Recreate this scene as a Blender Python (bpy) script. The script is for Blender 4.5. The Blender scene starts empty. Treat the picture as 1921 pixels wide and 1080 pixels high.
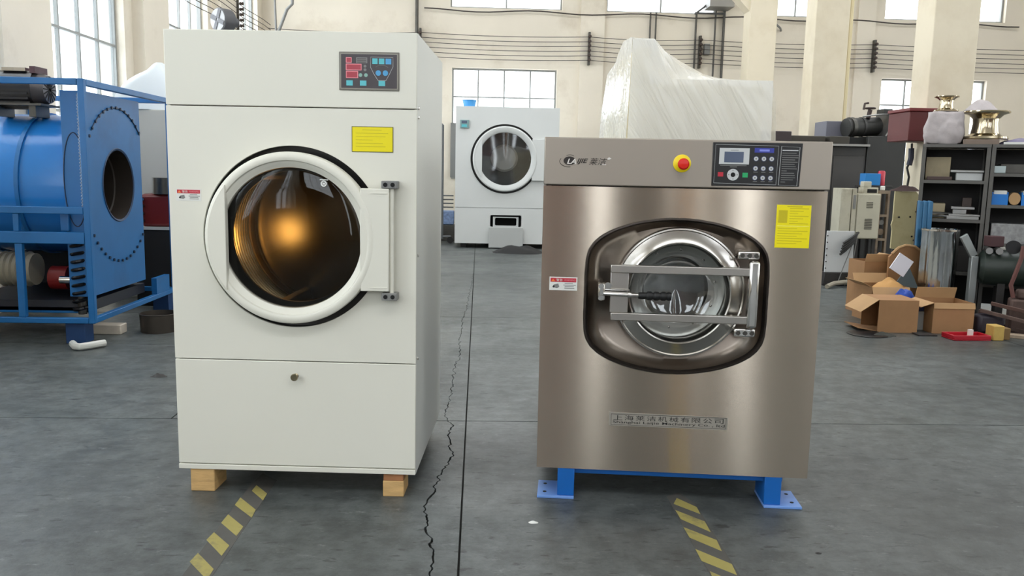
import bpy, bmesh, math, random
from mathutils import Vector, Matrix, noise as mnoise

random.seed(7)
PI = math.pi
scene = bpy.context.scene
C = scene.collection

# ------------------------------------------------------------------ camera
cam_data = bpy.data.cameras.new('camera')
cam_data.sensor_width = 36.0
cam_data.lens = 1559.4 / 1921.0 * 36.0
cam_data.clip_start = 0.05
cam_data.clip_end = 200
cam = bpy.data.objects.new('camera', cam_data)
C.objects.link(cam)
pitch, roll, yaw = 0.1397, 0.0204, 0.042
cam.matrix_world = (Matrix.Translation((0, 0, 1.3285)) @ Matrix.Rotation(-yaw, 4, 'Z')
                    @ Matrix.Rotation(PI / 2 - pitch, 4, 'X') @ Matrix.Rotation(roll, 4, 'Z'))
scene.camera = cam

# ------------------------------------------------------------------ sky and exposure
world = bpy.data.worlds.new('overcast_sky')
scene.world = world
world.use_nodes = True
bg = world.node_tree.nodes['Background']
bg.inputs['Color'].default_value = (0.94, 0.97, 1.0, 1)
bg.inputs['Strength'].default_value = 4.2
scene.view_settings.view_transform = 'Standard'
scene.view_settings.look = 'None'
scene.view_settings.exposure = 0.65
scene.view_settings.gamma = 1.0
scene.view_settings.use_curve_mapping = False
scene.cycles.use_denoising = True
scene.cycles.max_bounces = 8
scene.cycles.diffuse_bounces = 4
scene.cycles.glossy_bounces = 4
scene.cycles.transmission_bounces = 8
scene.cycles.transparent_max_bounces = 12
scene.cycles.sample_clamp_indirect = 6.0
scene.cycles.caustics_reflective = False
scene.cycles.caustics_refractive = False

# daylight enters through the openings of the hall: (side, u0, u1, z0, z1)
LEFT_WINDOWS = [(-6.75, -4.95), (-3.65, -1.85), (-0.55, 1.25), (2.4, 4.2), (5.45, 7.25), (8.5, 10.3), (11.6, 13.4), (14.7, 16.35)]
LW_Z = (1.05, 5.8)
BACK_LOW = [(-0.557, 1.5), (8.0, 10.15)]
BACK_LOW_Z = (1.15, 3.31)
BACK_HIGH = [(-0.6, 1.573), (2.436, 4.60), (5.3, 7.1), (7.963, 8.78), (9.882, 10.4)]
BACK_HIGH_Z = (4.44, 5.7)
FRONT_WINDOWS = [(-3.9, -1.6, 3.0, 6.3), (-.5, -.15, .4, 6.3), (.85, 1.0, 2.2, 6.3), (1.36, 1.5, .3, 6.3), (2.0, 2.4, .3, 6.3), (3.6, 6.2, 3.0, 6.3), (8.0, 10.5, 3.0, 6.3)]  # out of view; the narrow openings are added to band the washer's reflections
SKYLIGHTS = [(-2.5, -1.0), (7.0, 8.4), (11.4, 12.8)]
RIGHT_WINDOWS = [(-3.65, -1.85), (2.4, 4.2), (5.45, 7.25), (8.5, 10.3)]
RW_Z = (1.2, 5.8)
XL, XR, YB, YF, ZC = -4.2, 13.0, 16.7, -8.0, 7.0
def portal(loc, rot, sx, sy):
    d = bpy.data.lights.new('daylight_portal', 'AREA')
    d.shape = 'RECTANGLE'; d.size = sx; d.size_y = sy
    d.cycles.is_portal = True
    o = bpy.data.objects.new('daylight_portal', d); C.objects.link(o)
    o.location = loc; o.rotation_euler = rot
for a, b in LEFT_WINDOWS:
    portal((XL - 0.31, (a + b) / 2, sum(LW_Z) / 2), (PI / 2, 0, -PI / 2), b - a, LW_Z[1] - LW_Z[0])
for a, b in RIGHT_WINDOWS:
    portal((XR + 0.31, (a + b) / 2, sum(RW_Z) / 2), (PI / 2, 0, PI / 2), b - a, RW_Z[1] - RW_Z[0])
for a, b in BACK_LOW:
    portal(((a + b) / 2, YB + 0.31, sum(BACK_LOW_Z) / 2), (-PI / 2, 0, 0), b - a, BACK_LOW_Z[1] - BACK_LOW_Z[0])
for a, b in BACK_HIGH:
    portal(((a + b) / 2, YB + 0.31, sum(BACK_HIGH_Z) / 2), (-PI / 2, 0, 0), b - a, BACK_HIGH_Z[1] - BACK_HIGH_Z[0])
for a, b, c_, d in FRONT_WINDOWS:
    portal(((a + b) / 2, YF - 0.31, (c_ + d) / 2), (PI / 2, 0, 0), b - a, d - c_)
for a, b in SKYLIGHTS:
    portal(((XL + XR) / 2, (a + b) / 2, ZC + 0.21), (0, 0, 0), XR - XL - 2, b - a)

# ------------------------------------------------------------------ helpers
def lin(c):
    return tuple(((v / 255.0) / 12.92 if v / 255.0 <= 0.04045 else ((v / 255.0 + 0.055) / 1.055) ** 2.4) for v in c)

MATS = {}
def mat(name, rgb, rough=0.5, metal=0.0, var=0.0, vscale=8.0, bump=0.0, bscale=60.0, coat=0.0, spec=0.5, aniso=None, stretch=(1, 1, 1),
        dirt=None, dirt_scale=3.0, dirt_amt=0.5, rvar=0.0, brush=0.0):
    if name in MATS:
        return MATS[name]
    m = bpy.data.materials.new(name)
    m.use_nodes = True
    nt = m.node_tree; N = nt.nodes; L = nt.links
    b = N['Principled BSDF']
    c = lin(rgb)
    b.inputs['Base Color'].default_value = (*c, 1)
    b.inputs['Roughness'].default_value = rough
    b.inputs['Metallic'].default_value = metal
    b.inputs['Coat Weight'].default_value = coat
    b.inputs['Specular IOR Level'].default_value = spec
    tc = N.new('ShaderNodeTexCoord'); mp = N.new('ShaderNodeMapping')
    mp.inputs['Scale'].default_value = stretch
    L.new(tc.outputs['Object'], mp.inputs['Vector'])
    col = None
    if var > 0:
        nz = N.new('ShaderNodeTexNoise'); nz.inputs['Scale'].default_value = vscale; nz.inputs['Detail'].default_value = 6
        L.new(mp.outputs['Vector'], nz.inputs['Vector'])
        rp = N.new('ShaderNodeValToRGB')
        rp.color_ramp.elements[0].position = 0.3; rp.color_ramp.elements[1].position = 0.7
        rp.color_ramp.elements[0].color = (*[v * (1 - var) for v in c], 1)
        rp.color_ramp.elements[1].color = (*[min(1, v * (1 + var)) for v in c], 1)
        L.new(nz.outputs['Fac'], rp.inputs['Fac'])
        col = rp.outputs['Color']
        if rvar > 0:
            mr = N.new('ShaderNodeMapRange'); mr.inputs['From Min'].default_value = .3; mr.inputs['From Max'].default_value = .7
            mr.inputs['To Min'].default_value = max(0.02, rough - rvar); mr.inputs['To Max'].default_value = min(1, rough + rvar)
            L.new(nz.outputs['Fac'], mr.inputs['Value']); L.new(mr.outputs['Result'], b.inputs['Roughness'])
    if dirt is not None:
        nd = N.new('ShaderNodeTexNoise'); nd.inputs['Scale'].default_value = dirt_scale; nd.inputs['Detail'].default_value = 9
        nd.inputs['Roughness'].default_value = 0.65
        L.new(mp.outputs['Vector'], nd.inputs['Vector'])
        rd = N.new('ShaderNodeValToRGB'); rd.color_ramp.elements[0].position = 0.52; rd.color_ramp.elements[1].position = 0.72
        rd.color_ramp.elements[0].color = (0, 0, 0, 1); rd.color_ramp.elements[1].color = (dirt_amt,) * 3 + (1,)
        L.new(nd.outputs['Fac'], rd.inputs['Fac'])
        mx = N.new('ShaderNodeMixRGB')
        if col is not None: L.new(col, mx.inputs['Color1'])
        else: mx.inputs['Color1'].default_value = (*c, 1)
        mx.inputs['Color2'].default_value = (*lin(dirt), 1)
        L.new(rd.outputs['Color'], mx.inputs['Fac'])
        col = mx.outputs['Color']
    if col is not None:
        L.new(col, b.inputs['Base Color'])
    if bump > 0:
        nb = N.new('ShaderNodeTexNoise'); nb.inputs['Scale'].default_value = bscale; nb.inputs['Detail'].default_value = 5
        L.new(mp.outputs['Vector'], nb.inputs['Vector'])
        bp = N.new('ShaderNodeBump'); bp.inputs['Strength'].default_value = bump; bp.inputs['Distance'].default_value = 0.01
        L.new(nb.outputs['Fac'], bp.inputs['Height']); L.new(bp.outputs['Normal'], b.inputs['Normal'])
    if aniso is not None:
        b.inputs['Anisotropic'].default_value = aniso
        cx = N.new('ShaderNodeCombineXYZ'); cx.inputs[2].default_value = 1.0
        L.new(cx.outputs[0], b.inputs['Tangent'])
    if brush > 0:   # horizontal brush lines too fine to see: the normal wavers up and down only
        ge = N.new('ShaderNodeNewGeometry'); sc_ = N.new('ShaderNodeVectorMath'); sc_.operation = 'SCALE'; sc_.inputs['Scale'].default_value = 5000.0
        L.new(ge.outputs['Position'], sc_.inputs[0])
        acc = None
        for k in range(2):
            wn_ = N.new('ShaderNodeTexWhiteNoise'); wn_.noise_dimensions = '4D'; wn_.inputs['W'].default_value = k * 3.7; L.new(sc_.outputs[0], wn_.inputs['Vector'])
            if acc is None: acc = wn_.outputs['Value']
            else:
                ad = N.new('ShaderNodeMath'); ad.operation = 'ADD'; L.new(acc, ad.inputs[0]); L.new(wn_.outputs['Value'], ad.inputs[1]); acc = ad.outputs[0]
        ma = N.new('ShaderNodeMath'); ma.operation = 'MULTIPLY_ADD'; ma.inputs[1].default_value = brush * .5; ma.inputs[2].default_value = -brush * .5; L.new(acc, ma.inputs[0])
        cz = N.new('ShaderNodeCombineXYZ'); L.new(ma.outputs[0], cz.inputs[2])
        va = N.new('ShaderNodeVectorMath'); va.operation = 'ADD'; L.new(ge.outputs['Normal'], va.inputs[0]); L.new(cz.outputs[0], va.inputs[1])
        vn = N.new('ShaderNodeVectorMath'); vn.operation = 'NORMALIZE'; L.new(va.outputs[0], vn.inputs[0]); L.new(vn.outputs[0], b.inputs['Normal'])
    MATS[name] = m
    return m

def glass_mat(name, tint, refl=0.08, rough=0.02, trans=0.9):
    """thin pane: mostly transparent, partly mirror-like"""
    m = bpy.data.materials.new(name); m.use_nodes = True
    nt = m.node_tree; N = nt.nodes; L = nt.links
    N.remove(N['Principled BSDF'])
    out = N['Material Output']
    t = N.new('ShaderNodeBsdfTransparent'); t.inputs['Color'].default_value = (*[v * trans for v in tint], 1)
    g = N.new('ShaderNodeBsdfGlossy'); g.inputs['Roughness'].default_value = rough
    lw = N.new('ShaderNodeLayerWeight'); lw.inputs['Blend'].default_value = 0.5
    pw = N.new('ShaderNodeMath'); pw.operation = 'POWER'; pw.inputs[1].default_value = 4.0
    L.new(lw.outputs['Facing'], pw.inputs[0])
    ad = N.new('ShaderNodeMath'); ad.operation = 'MULTIPLY_ADD'; ad.inputs[1].default_value = 0.7; ad.inputs[2].default_value = refl; ad.use_clamp = True
    L.new(pw.outputs[0], ad.inputs[0])
    mx = N.new('ShaderNodeMixShader')
    L.new(ad.outputs[0], mx.inputs[0]); L.new(t.outputs[0], mx.inputs[1]); L.new(g.outputs[0], mx.inputs[2])
    L.new(mx.outputs[0], out.inputs['Surface'])
    MATS[name] = m
    return m

class MB:
    def __init__(s):
        s.v = []; s.f = []
    def add(s, verts, faces):
        o = len(s.v); s.v += [tuple(p) for p in verts]; s.f += [tuple(i + o for i in q) for q in faces]
        return s
    def box(s, x0, x1, y0, y1, z0, z1, M=None):
        vs = [Vector((x, y, z)) for z in (z0, z1) for y in (y0, y1) for x in (x0, x1)]
        if M is not None: vs = [M @ p for p in vs]
        return s.add(vs, [(0, 2, 3, 1), (4, 5, 7, 6), (0, 1, 5, 4), (2, 6, 7, 3), (0, 4, 6, 2), (1, 3, 7, 5)])
    def cyl(s, p0, p1, r, seg=16, r2=None, caps=True):
        p0 = Vector(p0); p1 = Vector(p1); d = (p1 - p0).normalized()
        a = d.orthogonal().normalized(); b = d.cross(a); r2 = r if r2 is None else r2
        vs = []
        for p, q in ((p0, r), (p1, r2)):
            for i in range(seg):
                t = 2 * PI * i / seg; vs.append(p + (a * math.cos(t) + b * math.sin(t)) * q)
        fs = [(i, (i + 1) % seg, seg + (i + 1) % seg, seg + i) for i in range(seg)]
        if caps: fs += [tuple(range(seg))[::-1], tuple(range(seg, 2 * seg))]
        return s.add(vs, fs)
    def lathe(s, prof, c=(0, 0, 0), axis='y', seg=64, closed=False):
        c = Vector(c); vs = []
        for r, h in prof:
            for i in range(seg):
                t = 2 * PI * i / seg; a, b = r * math.cos(t), r * math.sin(t)
                p = {'y': (a, h, b), 'z': (a, b, h), 'x': (h, a, b)}[axis]
                vs.append(c + Vector(p))
        n = len(prof); fs = []
        for k in range(n if closed else n - 1):
            k2 = (k + 1) % n
            for i in range(seg):
                j = (i + 1) % seg
                q = (k * seg + i, k * seg + j, k2 * seg + j, k2 * seg + i)
                fs.append(q if axis == 'y' else q[::-1])
        return s.add(vs, fs)
    def prism(s, pts, a0, a1, axis='y'):
        n = len(pts)
        def P(p, h): return {'y': (p[0], h, p[1]), 'z': (p[0], p[1], h), 'x': (h, p[0], p[1])}[axis]
        vs = [P(p, a0) for p in pts] + [P(p, a1) for p in pts]
        fs = [(i, (i + 1) % n, n + (i + 1) % n, n + i) for i in range(n)] + [tuple(range(n))[::-1], tuple(range(n, 2 * n))]
        return s.add(vs, fs)
    def tube(s, pts, r, seg=8, closed=False):
        pts = [Vector(p) for p in pts]; n = len(pts); vs = []; prev = None
        for i, p in enumerate(pts):
            if closed: d = pts[(i + 1) % n] - pts[i - 1]
            else: d = pts[min(i + 1, n - 1)] - pts[max(i - 1, 0)]
            d.normalize()
            if prev is None: a = d.orthogonal().normalized()
            else:
                a = prev - d * prev.dot(d); a = a.normalized() if a.length > 1e-6 else d.orthogonal().normalized()
            prev = a; b = d.cross(a)
            for k in range(seg):
                t = 2 * PI * k / seg; vs.append(p + (a * math.cos(t) + b * math.sin(t)) * r)
        fs = []
        for i in range(n if closed else n - 1):
            i2 = (i + 1) % n
            for k in range(seg):
                k2 = (k + 1) % seg; fs.append((i * seg + k, i * seg + k2, i2 * seg + k2, i2 * seg + k))
        if not closed: fs += [tuple(range(seg))[::-1], tuple(range((n - 1) * seg, n * seg))]
        return s.add(vs, fs)
    def holed(s, x0, x1, z0, z1, c, rad, y0, y1, seg=96):
        """rectangular plate in the xz plane with a hole; rad(angle) = hole radius about c"""
        ang = [2 * PI * i / seg for i in range(seg)]
        for x in (x0, x1):
            for z in (z0, z1): ang.append(math.atan2(z - c[1], x - c[0]) % (2 * PI))
        ang = sorted(set(round(a, 6) for a in ang)); n = len(ang); inn = []; out = []
        for a in ang:
            ca, sa = math.cos(a), math.sin(a); t = 1e9
            if abs(ca) > 1e-9: t = min(t, ((x1 if ca > 0 else x0) - c[0]) / ca)
            if abs(sa) > 1e-9: t = min(t, ((z1 if sa > 0 else z0) - c[1]) / sa)
            out.append((c[0] + ca * t, c[1] + sa * t)); r = rad(a); inn.append((c[0] + ca * r, c[1] + sa * r))
        vs = [(p[0], y, p[1]) for y in (y0, y1) for L_ in (inn, out) for p in L_]
        fs = []
        for i in range(n):
            j = (i + 1) % n
            fs += [(i, n + i, n + j, j), (2 * n + i, 2 * n + j, 3 * n + j, 3 * n + i), (i, j, 2 * n + j, 2 * n + i), (n + i, 3 * n + i, 3 * n + j, n + j)]
        return s.add(vs, fs)
    def mesh(s, name):
        me = bpy.data.meshes.new(name); me.from_pydata(s.v, [], s.f); me.update()
        bm = bmesh.new(); bm.from_mesh(me); bmesh.ops.recalc_face_normals(bm, faces=bm.faces); bm.to_mesh(me); bm.free()
        return me
    def build(s, name, material, parent=None, smooth=True, bevel=0.0, label=None):
        me = s.mesh(name)
        o = bpy.data.objects.new(name, me); C.objects.link(o)
        me.materials.append(material)
        if smooth:
            for p in me.polygons: p.use_smooth = True
            me.set_sharp_from_angle(angle=math.radians(35))
        if bevel > 0:
            b = o.modifiers.new('edge', 'BEVEL'); b.width = bevel; b.segments = 2; b.limit_method = 'ANGLE'; b.angle_limit = math.radians(50)
        if parent is not None: o.parent = parent
        if label: o['label'] = label
        return o

def tag(o, label, cat, group=None, kind=None):
    o['label'] = label; o['category'] = cat
    if group: o['group'] = group
    if kind: o['kind'] = kind
    return o
def thing(name, label, cat, loc=(0, 0, 0), rz=0.0, group=None, kind=None):
    o = bpy.data.objects.new(name, None); C.objects.link(o)
    o.location = loc; o.rotation_euler = (0, 0, rz); o.empty_display_size = 0.1
    return tag(o, label, cat, group, kind)
def bx(x0, x1, y0, y1, z0, z1): return MB().box(x0, x1, y0, y1, z0, z1)

def text(body, parent, name, x0, x1, z0, z1, y, material, shear=0.0, bold=0.0, fit=True):
    cu = bpy.data.curves.new('lettering', 'FONT'); cu.body = body; cu.size = 1.0; cu.extrude = 0.0; cu.shear = shear; cu.offset = bold
    to = bpy.data.objects.new('lettering', cu); C.objects.link(to)
    bpy.context.view_layer.update()
    me = bpy.data.meshes.new_from_object(to.evaluated_get(bpy.context.evaluated_depsgraph_get()))
    bpy.data.objects.remove(to); bpy.data.curves.remove(cu)
    xs = [v.co.x for v in me.vertices]; ys = [v.co.y for v in me.vertices]
    if not xs: return None
    mx, Mx, my, My = min(xs), max(xs), min(ys), max(ys)
    for v in me.vertices:
        u = (v.co.x - mx) / max(Mx - mx, 1e-6); w = (v.co.y - my) / max(My - my, 1e-6)
        v.co = (x0 + u * (x1 - x0), y, z0 + w * (z1 - z0))
    me.materials.clear(); me.materials.append(material)
    o = bpy.data.objects.new(name, me); C.objects.link(o); o.parent = parent
    return o

# ------------------------------------------------------------------ materials
WHITE = mat('cream_enamel', (226, 224, 212), 0.32, var=0.012, vscale=2, spec=0.4)
SIDE = mat('grey_white_enamel', (220, 221, 215), 0.42, var=0.015, vscale=2)
STEEL = mat('brushed_steel', (200, 187, 171), 0.19, 1.0, var=0.03, vscale=1.2, aniso=1.0, brush=.5)
FASCIA = mat('satin_fascia_steel', (172, 163, 152), 0.42, 1.0, var=0.03, vscale=1.5, aniso=0.7)
STEELP = mat('satin_steel', (186, 182, 176), 0.3, 1.0, var=0.06, vscale=5)
CHROME = mat('polished_steel', (205, 202, 198), 0.1, 1.0)
DARKSTEEL = mat('dark_steel', (88, 86, 82), 0.4, 0.9, var=0.1, vscale=10)
RUBBER = mat('black_rubber', (30, 29, 28), 0.5)
BLACK = mat('black_plastic', (22, 22, 24), 0.35)
DARK = mat('dark_void', (14, 14, 14), 0.8)
GREY = mat('grey_plastic', (128, 128, 126), 0.45)
LGREY = mat('light_grey_plastic', (196, 198, 198), 0.4)
YEL = mat('yellow_sticker', (238, 222, 10), 0.3)
YELD = mat('yellow_sticker_print', (196, 180, 12), 0.4)
RED = mat('red_print', (188, 40, 58), 0.4)
REDP = mat('red_plastic', (216, 36, 24), 0.25)
YELP = mat('yellow_plastic', (240, 214, 20), 0.35)
PINK = mat('pale_red_print', (232, 140, 150), 0.4)
ORANGE = mat('orange_print', (232, 130, 60), 0.4)
PAPER = mat('white_sticker', (225, 225, 220), 0.4)
CYAN = mat('turquoise_key', (92, 190, 200), 0.4)
LBLUE = mat('light_blue_key', (80, 160, 210), 0.4)
DRED = mat('dark_red_window', (168, 50, 66), 0.25)
LCD = mat('lcd_blue_grey', (72, 84, 108), 0.2)
NAVY = mat('navy_strip', (52, 60, 150), 0.3)
GREEN = mat('green_key', (30, 160, 96), 0.4)
BLUE = mat('blue_machine_paint', (24, 100, 160), 0.38, var=0.08, vscale=3, dirt=(20, 70, 116), dirt_amt=0.5, dirt_scale=2)
BLUEB = mat('bright_blue_paint', (18, 96, 176), 0.4, var=0.06, vscale=6)
BLUEF = mat('pale_blue_paint', (110, 150, 215), 0.4, var=0.05, vscale=9)
WOOD = mat('raw_pine', (206, 168, 112), 0.75, var=0.16, vscale=7, stretch=(1, 1, 5), bump=0.2, bscale=40, dirt=(120, 82, 46), dirt_amt=0.5)
CARD = mat('cardboard', (162, 122, 84), 0.8, var=0.08, vscale=5, dirt=(130, 94, 62), dirt_amt=0.4)
CARDL = mat('pale_cardboard', (184, 148, 106), 0.8, var=0.06, vscale=6)
PLASTER = mat('cream_plaster', (228, 219, 203), 0.85, var=0.05, vscale=0.9, bump=0.15, bscale=14, dirt=(170, 152, 124), dirt_scale=0.7, dirt_amt=0.45)
COLPAINT = mat('column_plaster', (222, 211, 188), 0.8, var=0.04, vscale=1.2, bump=0.12, bscale=12, dirt=(186, 168, 134), dirt_scale=1.1, dirt_amt=0.35)
FRAME = mat('grey_window_paint', (150, 152, 150), 0.5)
PANE = glass_mat('window_glass', (0.97, 0.99, 1.0), 0.02, 0.02, 0.96)
WIRE = mat('wire_black', (60, 52, 48), 0.6)
PORCELAIN = mat('brown_porcelain', (60, 46, 40), 0.4)
TAPEY = mat('worn_yellow_paint', (160, 148, 84), 0.7, var=0.1, vscale=9, dirt=(96, 92, 74), dirt_scale=9, dirt_amt=0.9)
TAPEG = mat('worn_dark_paint', (82, 80, 76), 0.7, var=0.12, vscale=10)

def floor_material():
    m = bpy.data.materials.new('worn_concrete'); m.use_nodes = True
    nt = m.node_tree; N = nt.nodes; L = nt.links; b = N['Principled BSDF']
    tc = N.new('ShaderNodeTexCoord')
    def nz(scale, det, rgh=0.6, st=(1, 1, 1)):
        mp = N.new('ShaderNodeMapping'); mp.inputs['Scale'].default_value = st; L.new(tc.outputs['Object'], mp.inputs['Vector'])
        n = N.new('ShaderNodeTexNoise'); n.inputs['Scale'].default_value = scale; n.inputs['Detail'].default_value = det; n.inputs['Roughness'].default_value = rgh
        L.new(mp.outputs['Vector'], n.inputs['Vector']); return n.outputs['Fac']
    def ramp(f, p0, c0, p1, c1):
        r = N.new('ShaderNodeValToRGB'); r.color_ramp.elements[0].position = p0; r.color_ramp.elements[1].position = p1
        r.color_ramp.elements[0].color = (*c0, 1); r.color_ramp.elements[1].color = (*c1, 1); L.new(f, r.inputs['Fac']); return r.outputs['Color']
    def mix(a, bcol, fac, mode='MIX'):
        x = N.new('ShaderNodeMixRGB'); x.blend_type = mode
        L.new(a, x.inputs['Color1'])
        if isinstance(bcol, tuple): x.inputs['Color2'].default_value = (*bcol, 1)
        else: L.new(bcol, x.inputs['Color2'])
        if isinstance(fac, float): x.inputs['Fac'].default_value = fac
        else: L.new(fac, x.inputs['Fac'])
        return x.outputs['Color']
    base = ramp(nz(0.55, 6), 0.35, lin((78, 82, 81)), 0.68, lin((104, 109, 108)))
    fine = ramp(nz(9, 8, .75), 0.40, lin((176, 176, 176)), 0.60, lin((255, 255, 255)))
    c1 = mix(base, fine, 0.75, 'MULTIPLY')
    smear = ramp(nz(2.6, 10, .75, (1, 2.4, 1)), 0.52, (0, 0, 0), 0.62, (.5, .5, .5))
    c2 = mix(c1, lin((50, 52, 52)), smear)
    spots = ramp(nz(13, 5, .62, (.7, 2.2, 1)), 0.605, (0, 0, 0), 0.65, (.75, .75, .75))
    c3 = mix(c2, lin((36, 37, 37)), spots)
    pale = ramp(nz(11, 10, .85, (.7, 1.5, 1)), 0.575, (0, 0, 0), 0.66, (.55, .55, .55))
    c4 = mix(c3, lin((150, 154, 152)), pale)
    L.new(c4, b.inputs['Base Color'])
    rr = ramp(nz(1.3, 7), 0.35, (.33, .33, .33), 0.7, (.55, .55, .55))
    L.new(rr, b.inputs['Roughness']); b.inputs['Specular IOR Level'].default_value = 0.5
    bp = N.new('ShaderNodeBump'); bp.inputs['Strength'].default_value = 0.18; bp.inputs['Distance'].default_value = 0.01
    L.new(nz(22, 8, .7), bp.inputs['Height']); L.new(bp.outputs['Normal'], b.inputs['Normal'])
    return m
CONCRETE = floor_material()
# ------------------------------------------------------------------ floor: concrete slabs with open joints and one long crack
floor = bx(XL - .3, XR + .3, YF - .3, YB + .3, -0.25, -0.014).build('floor', mat('joint_dirt', (40, 39, 37), .9), smooth=False)
tag(floor, 'grey worn concrete floor of the factory hall with joints and a crack', 'floor', kind='structure')
CRACK = [(2.3, -.14), (2.6, -.134), (2.747, -.145), (2.919, -.18), (3.164, -.19), (3.4, -.165), (3.549, -.155), (3.65, -.118), (3.796, -.104), (4.034, -.132), (4.25, -.128),
         (4.399, -.174), (4.6, -.16), (5.086, -.143), (5.4, -.15), (5.838, -.121), (6.4, -.13), (7.339, -.127), (8.0, -.1), (8.593, -.096), (9.5, -.07), (10.349, -.062), (10.7, -.06)]
def crack_x(y):
    if y <= CRACK[0][0]: b = CRACK[0][1]
    elif y >= CRACK[-1][0]: b = CRACK[-1][1]
    else:
        for (a, p), (c_, q) in zip(CRACK, CRACK[1:]):
            if a <= y <= c_: b = p + (q - p) * (y - a) / (c_ - a); break
    return b + 0.017 * mnoise.noise((0.3, y * 11.0, 4.2)) + 0.012 * mnoise.noise((2.3, y * 30.0, 1.2)) + 0.007 * mnoise.noise((5.3, y * 75.0, 2.2))
def slab(poly):
    return MB().prism(poly, -0.014, 0.0, 'z').build('slab', CONCRETE, floor, smooth=False)
g = 0.004
YJ = [YF, -5.2, -2.05, 1.13, 4.31, 7.49, 10.67, 13.85, YB]
for ya, yb in zip(YJ, YJ[1:]):
    a, b = ya + g, yb - g
    if 0 < (ya + yb) / 2 < 10.6:
        n = int((b - a) / 0.014)
        ys = [a + (b - a) * i / n for i in range(n + 1)]
        edge = [(crack_x(y), y) for y in ys]
        w = [0.0014 + 0.0042 * abs(mnoise.noise((7.1, y * 9, 0))) + (0.0012 if y < 4.3 else 0) for y in ys]
        left = [(x - q, y) for (x, y), q in zip(edge, w)]
        right = [(x + q, y) for (x, y), q in zip(edge, w)]
        slab([(-.05 - g, a)] + [(-.05 - g, b)] + right[::-1])
        if abs(ya - 4.31) < .01:
            slab([(-1.6, a)] + left + [(-1.6, b)])
            slab([(XL, a), (-1.6 - 2 * g, a), (-1.6 - 2 * g, 6.16 - g), (XL, 6.16 - g)]); slab([(XL, 6.16 + g), (-1.6 - 2 * g, 6.16 + g), (-1.6 - 2 * g, b), (XL, b)])
        else:
            slab([(XL, a)] + left + [(XL, b)])
    else:
        slab([(XL, a), (-.05 - g, a), (-.05 - g, b), (XL, b)])
    for xa, xb in ((-.05, 4.45), (4.45, 8.8), (8.8, XR)):
        slab([(xa + g, a), (xb - g, a), (xb - g, b), (xa + g, b)])

# painted hazard strips on the floor
def strip(label, outline, blocks):
    o = MB().prism(outline, 0.0, 0.0008, 'z').build('hazard_strip', TAPEG, smooth=False)
    tag(o, label, 'floor marking')
    for q in blocks:
        MB().prism(q, 0.0008, 0.0016, 'z').build('stripe', TAPEY, o, smooth=False)
strip('worn hazard strip of spaced yellow squares running under the tall white dryer',
      [(-.955, 2.0), (-.855, 2.0), (-.845, 3.44), (-.925, 3.52), (-.94, 3.4)],
      [[(-.947, 2.42), (-.861, 2.31), (-.86, 2.235), (-.955, 2.35)], [(-.947, 2.585), (-.861, 2.475), (-.86, 2.40), (-.955, 2.515)],
       [(-.951, 2.755), (-.861, 2.638), (-.86, 2.565), (-.957, 2.69)], [(-.948, 2.921), (-.861, 2.813), (-.864, 2.734), (-.955, 2.858)],
       [(-.944, 3.081), (-.856, 2.97), (-.858, 2.89), (-.947, 3.003)], [(-.945, 3.248), (-.852, 3.127), (-.846, 3.05), (-.945, 3.172)],
       [(-.915, 3.381), (-.848, 3.289), (-.847, 3.22), (-.918, 3.319)]])
strip('worn hazard strip of diagonal yellow bars in front of the steel washer',
      [(.79, 2.0), (.89, 2.0), (.90, 3.2), (.86, 3.32), (.80, 3.28)],
      [[(.80, 2.46), (.89, 2.36), (.885, 2.275), (.795, 2.375)], [(.80, 2.625), (.89, 2.515), (.885, 2.43), (.795, 2.54)],
       [(.794, 2.791), (.891, 2.676), (.885, 2.597), (.792, 2.70)], [(.796, 2.976), (.892, 2.864), (.885, 2.775), (.797, 2.885)],
       [(.803, 3.136), (.892, 3.028), (.889, 2.933), (.804, 3.05)], [(.838, 3.26), (.897, 3.167), (.894, 3.098), (.811, 3.2)]])

# ------------------------------------------------------------------ walls with real openings
def cells(us, vs, holes):
    out = []
    for u0, u1 in zip(us, us[1:]):
        for v0, v1 in zip(vs, vs[1:]):
            c_, d = (u0 + u1) / 2, (v0 + v1) / 2
            if not any(h[0] < c_ < h[1] and h[2] < d < h[3] for h in holes): out.append((u0, u1, v0, v1))
    return out
def wall(name, label, side, u0, u1, z1, holes, material=PLASTER):
    us = sorted({u0, u1, *[h[0] for h in holes], *[h[1] for h in holes]})
    vs = sorted({0.0, z1, *[h[2] for h in holes], *[h[3] for h in holes]})
    m = MB()
    for a, b, c_, d in cells(us, vs, holes):
        if side == 'back': m.box(a, b, YB, YB + .3, c_, d)
        if side == 'front': m.box(a, b, YF - .3, YF, c_, d)
        if side == 'left': m.box(XL - .3, XL, a, b, c_, d)
        if side == 'right': m.box(XR, XR + .3, a, b, c_, d)
    return tag(m.build(name, material, smooth=False), label, 'wall', kind='structure')
wb = wall('wall_back', 'cream plaster end wall of the hall with two rows of windows', 'back', XL - .3, XR + .3, ZC,
     [(a, b, *BACK_LOW_Z) for a, b in BACK_LOW] + [(a, b, *BACK_HIGH_Z) for a, b in BACK_HIGH])
wl = wall('wall_left', 'cream plaster side wall with tall windows beside the blue machine', 'left', YF, YB, ZC, [(a, b, *LW_Z) for a, b in LEFT_WINDOWS])
wall('wall_front', 'brown end wall behind the viewer, unseen, toned for the washer reflections', 'front', XL - .3, XR + .3, ZC, FRONT_WINDOWS, mat('reflected_brown', (128, 98, 82), .9, var=.15, vscale=3))  # brown tone given to darken what the washer steel reflects
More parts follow.
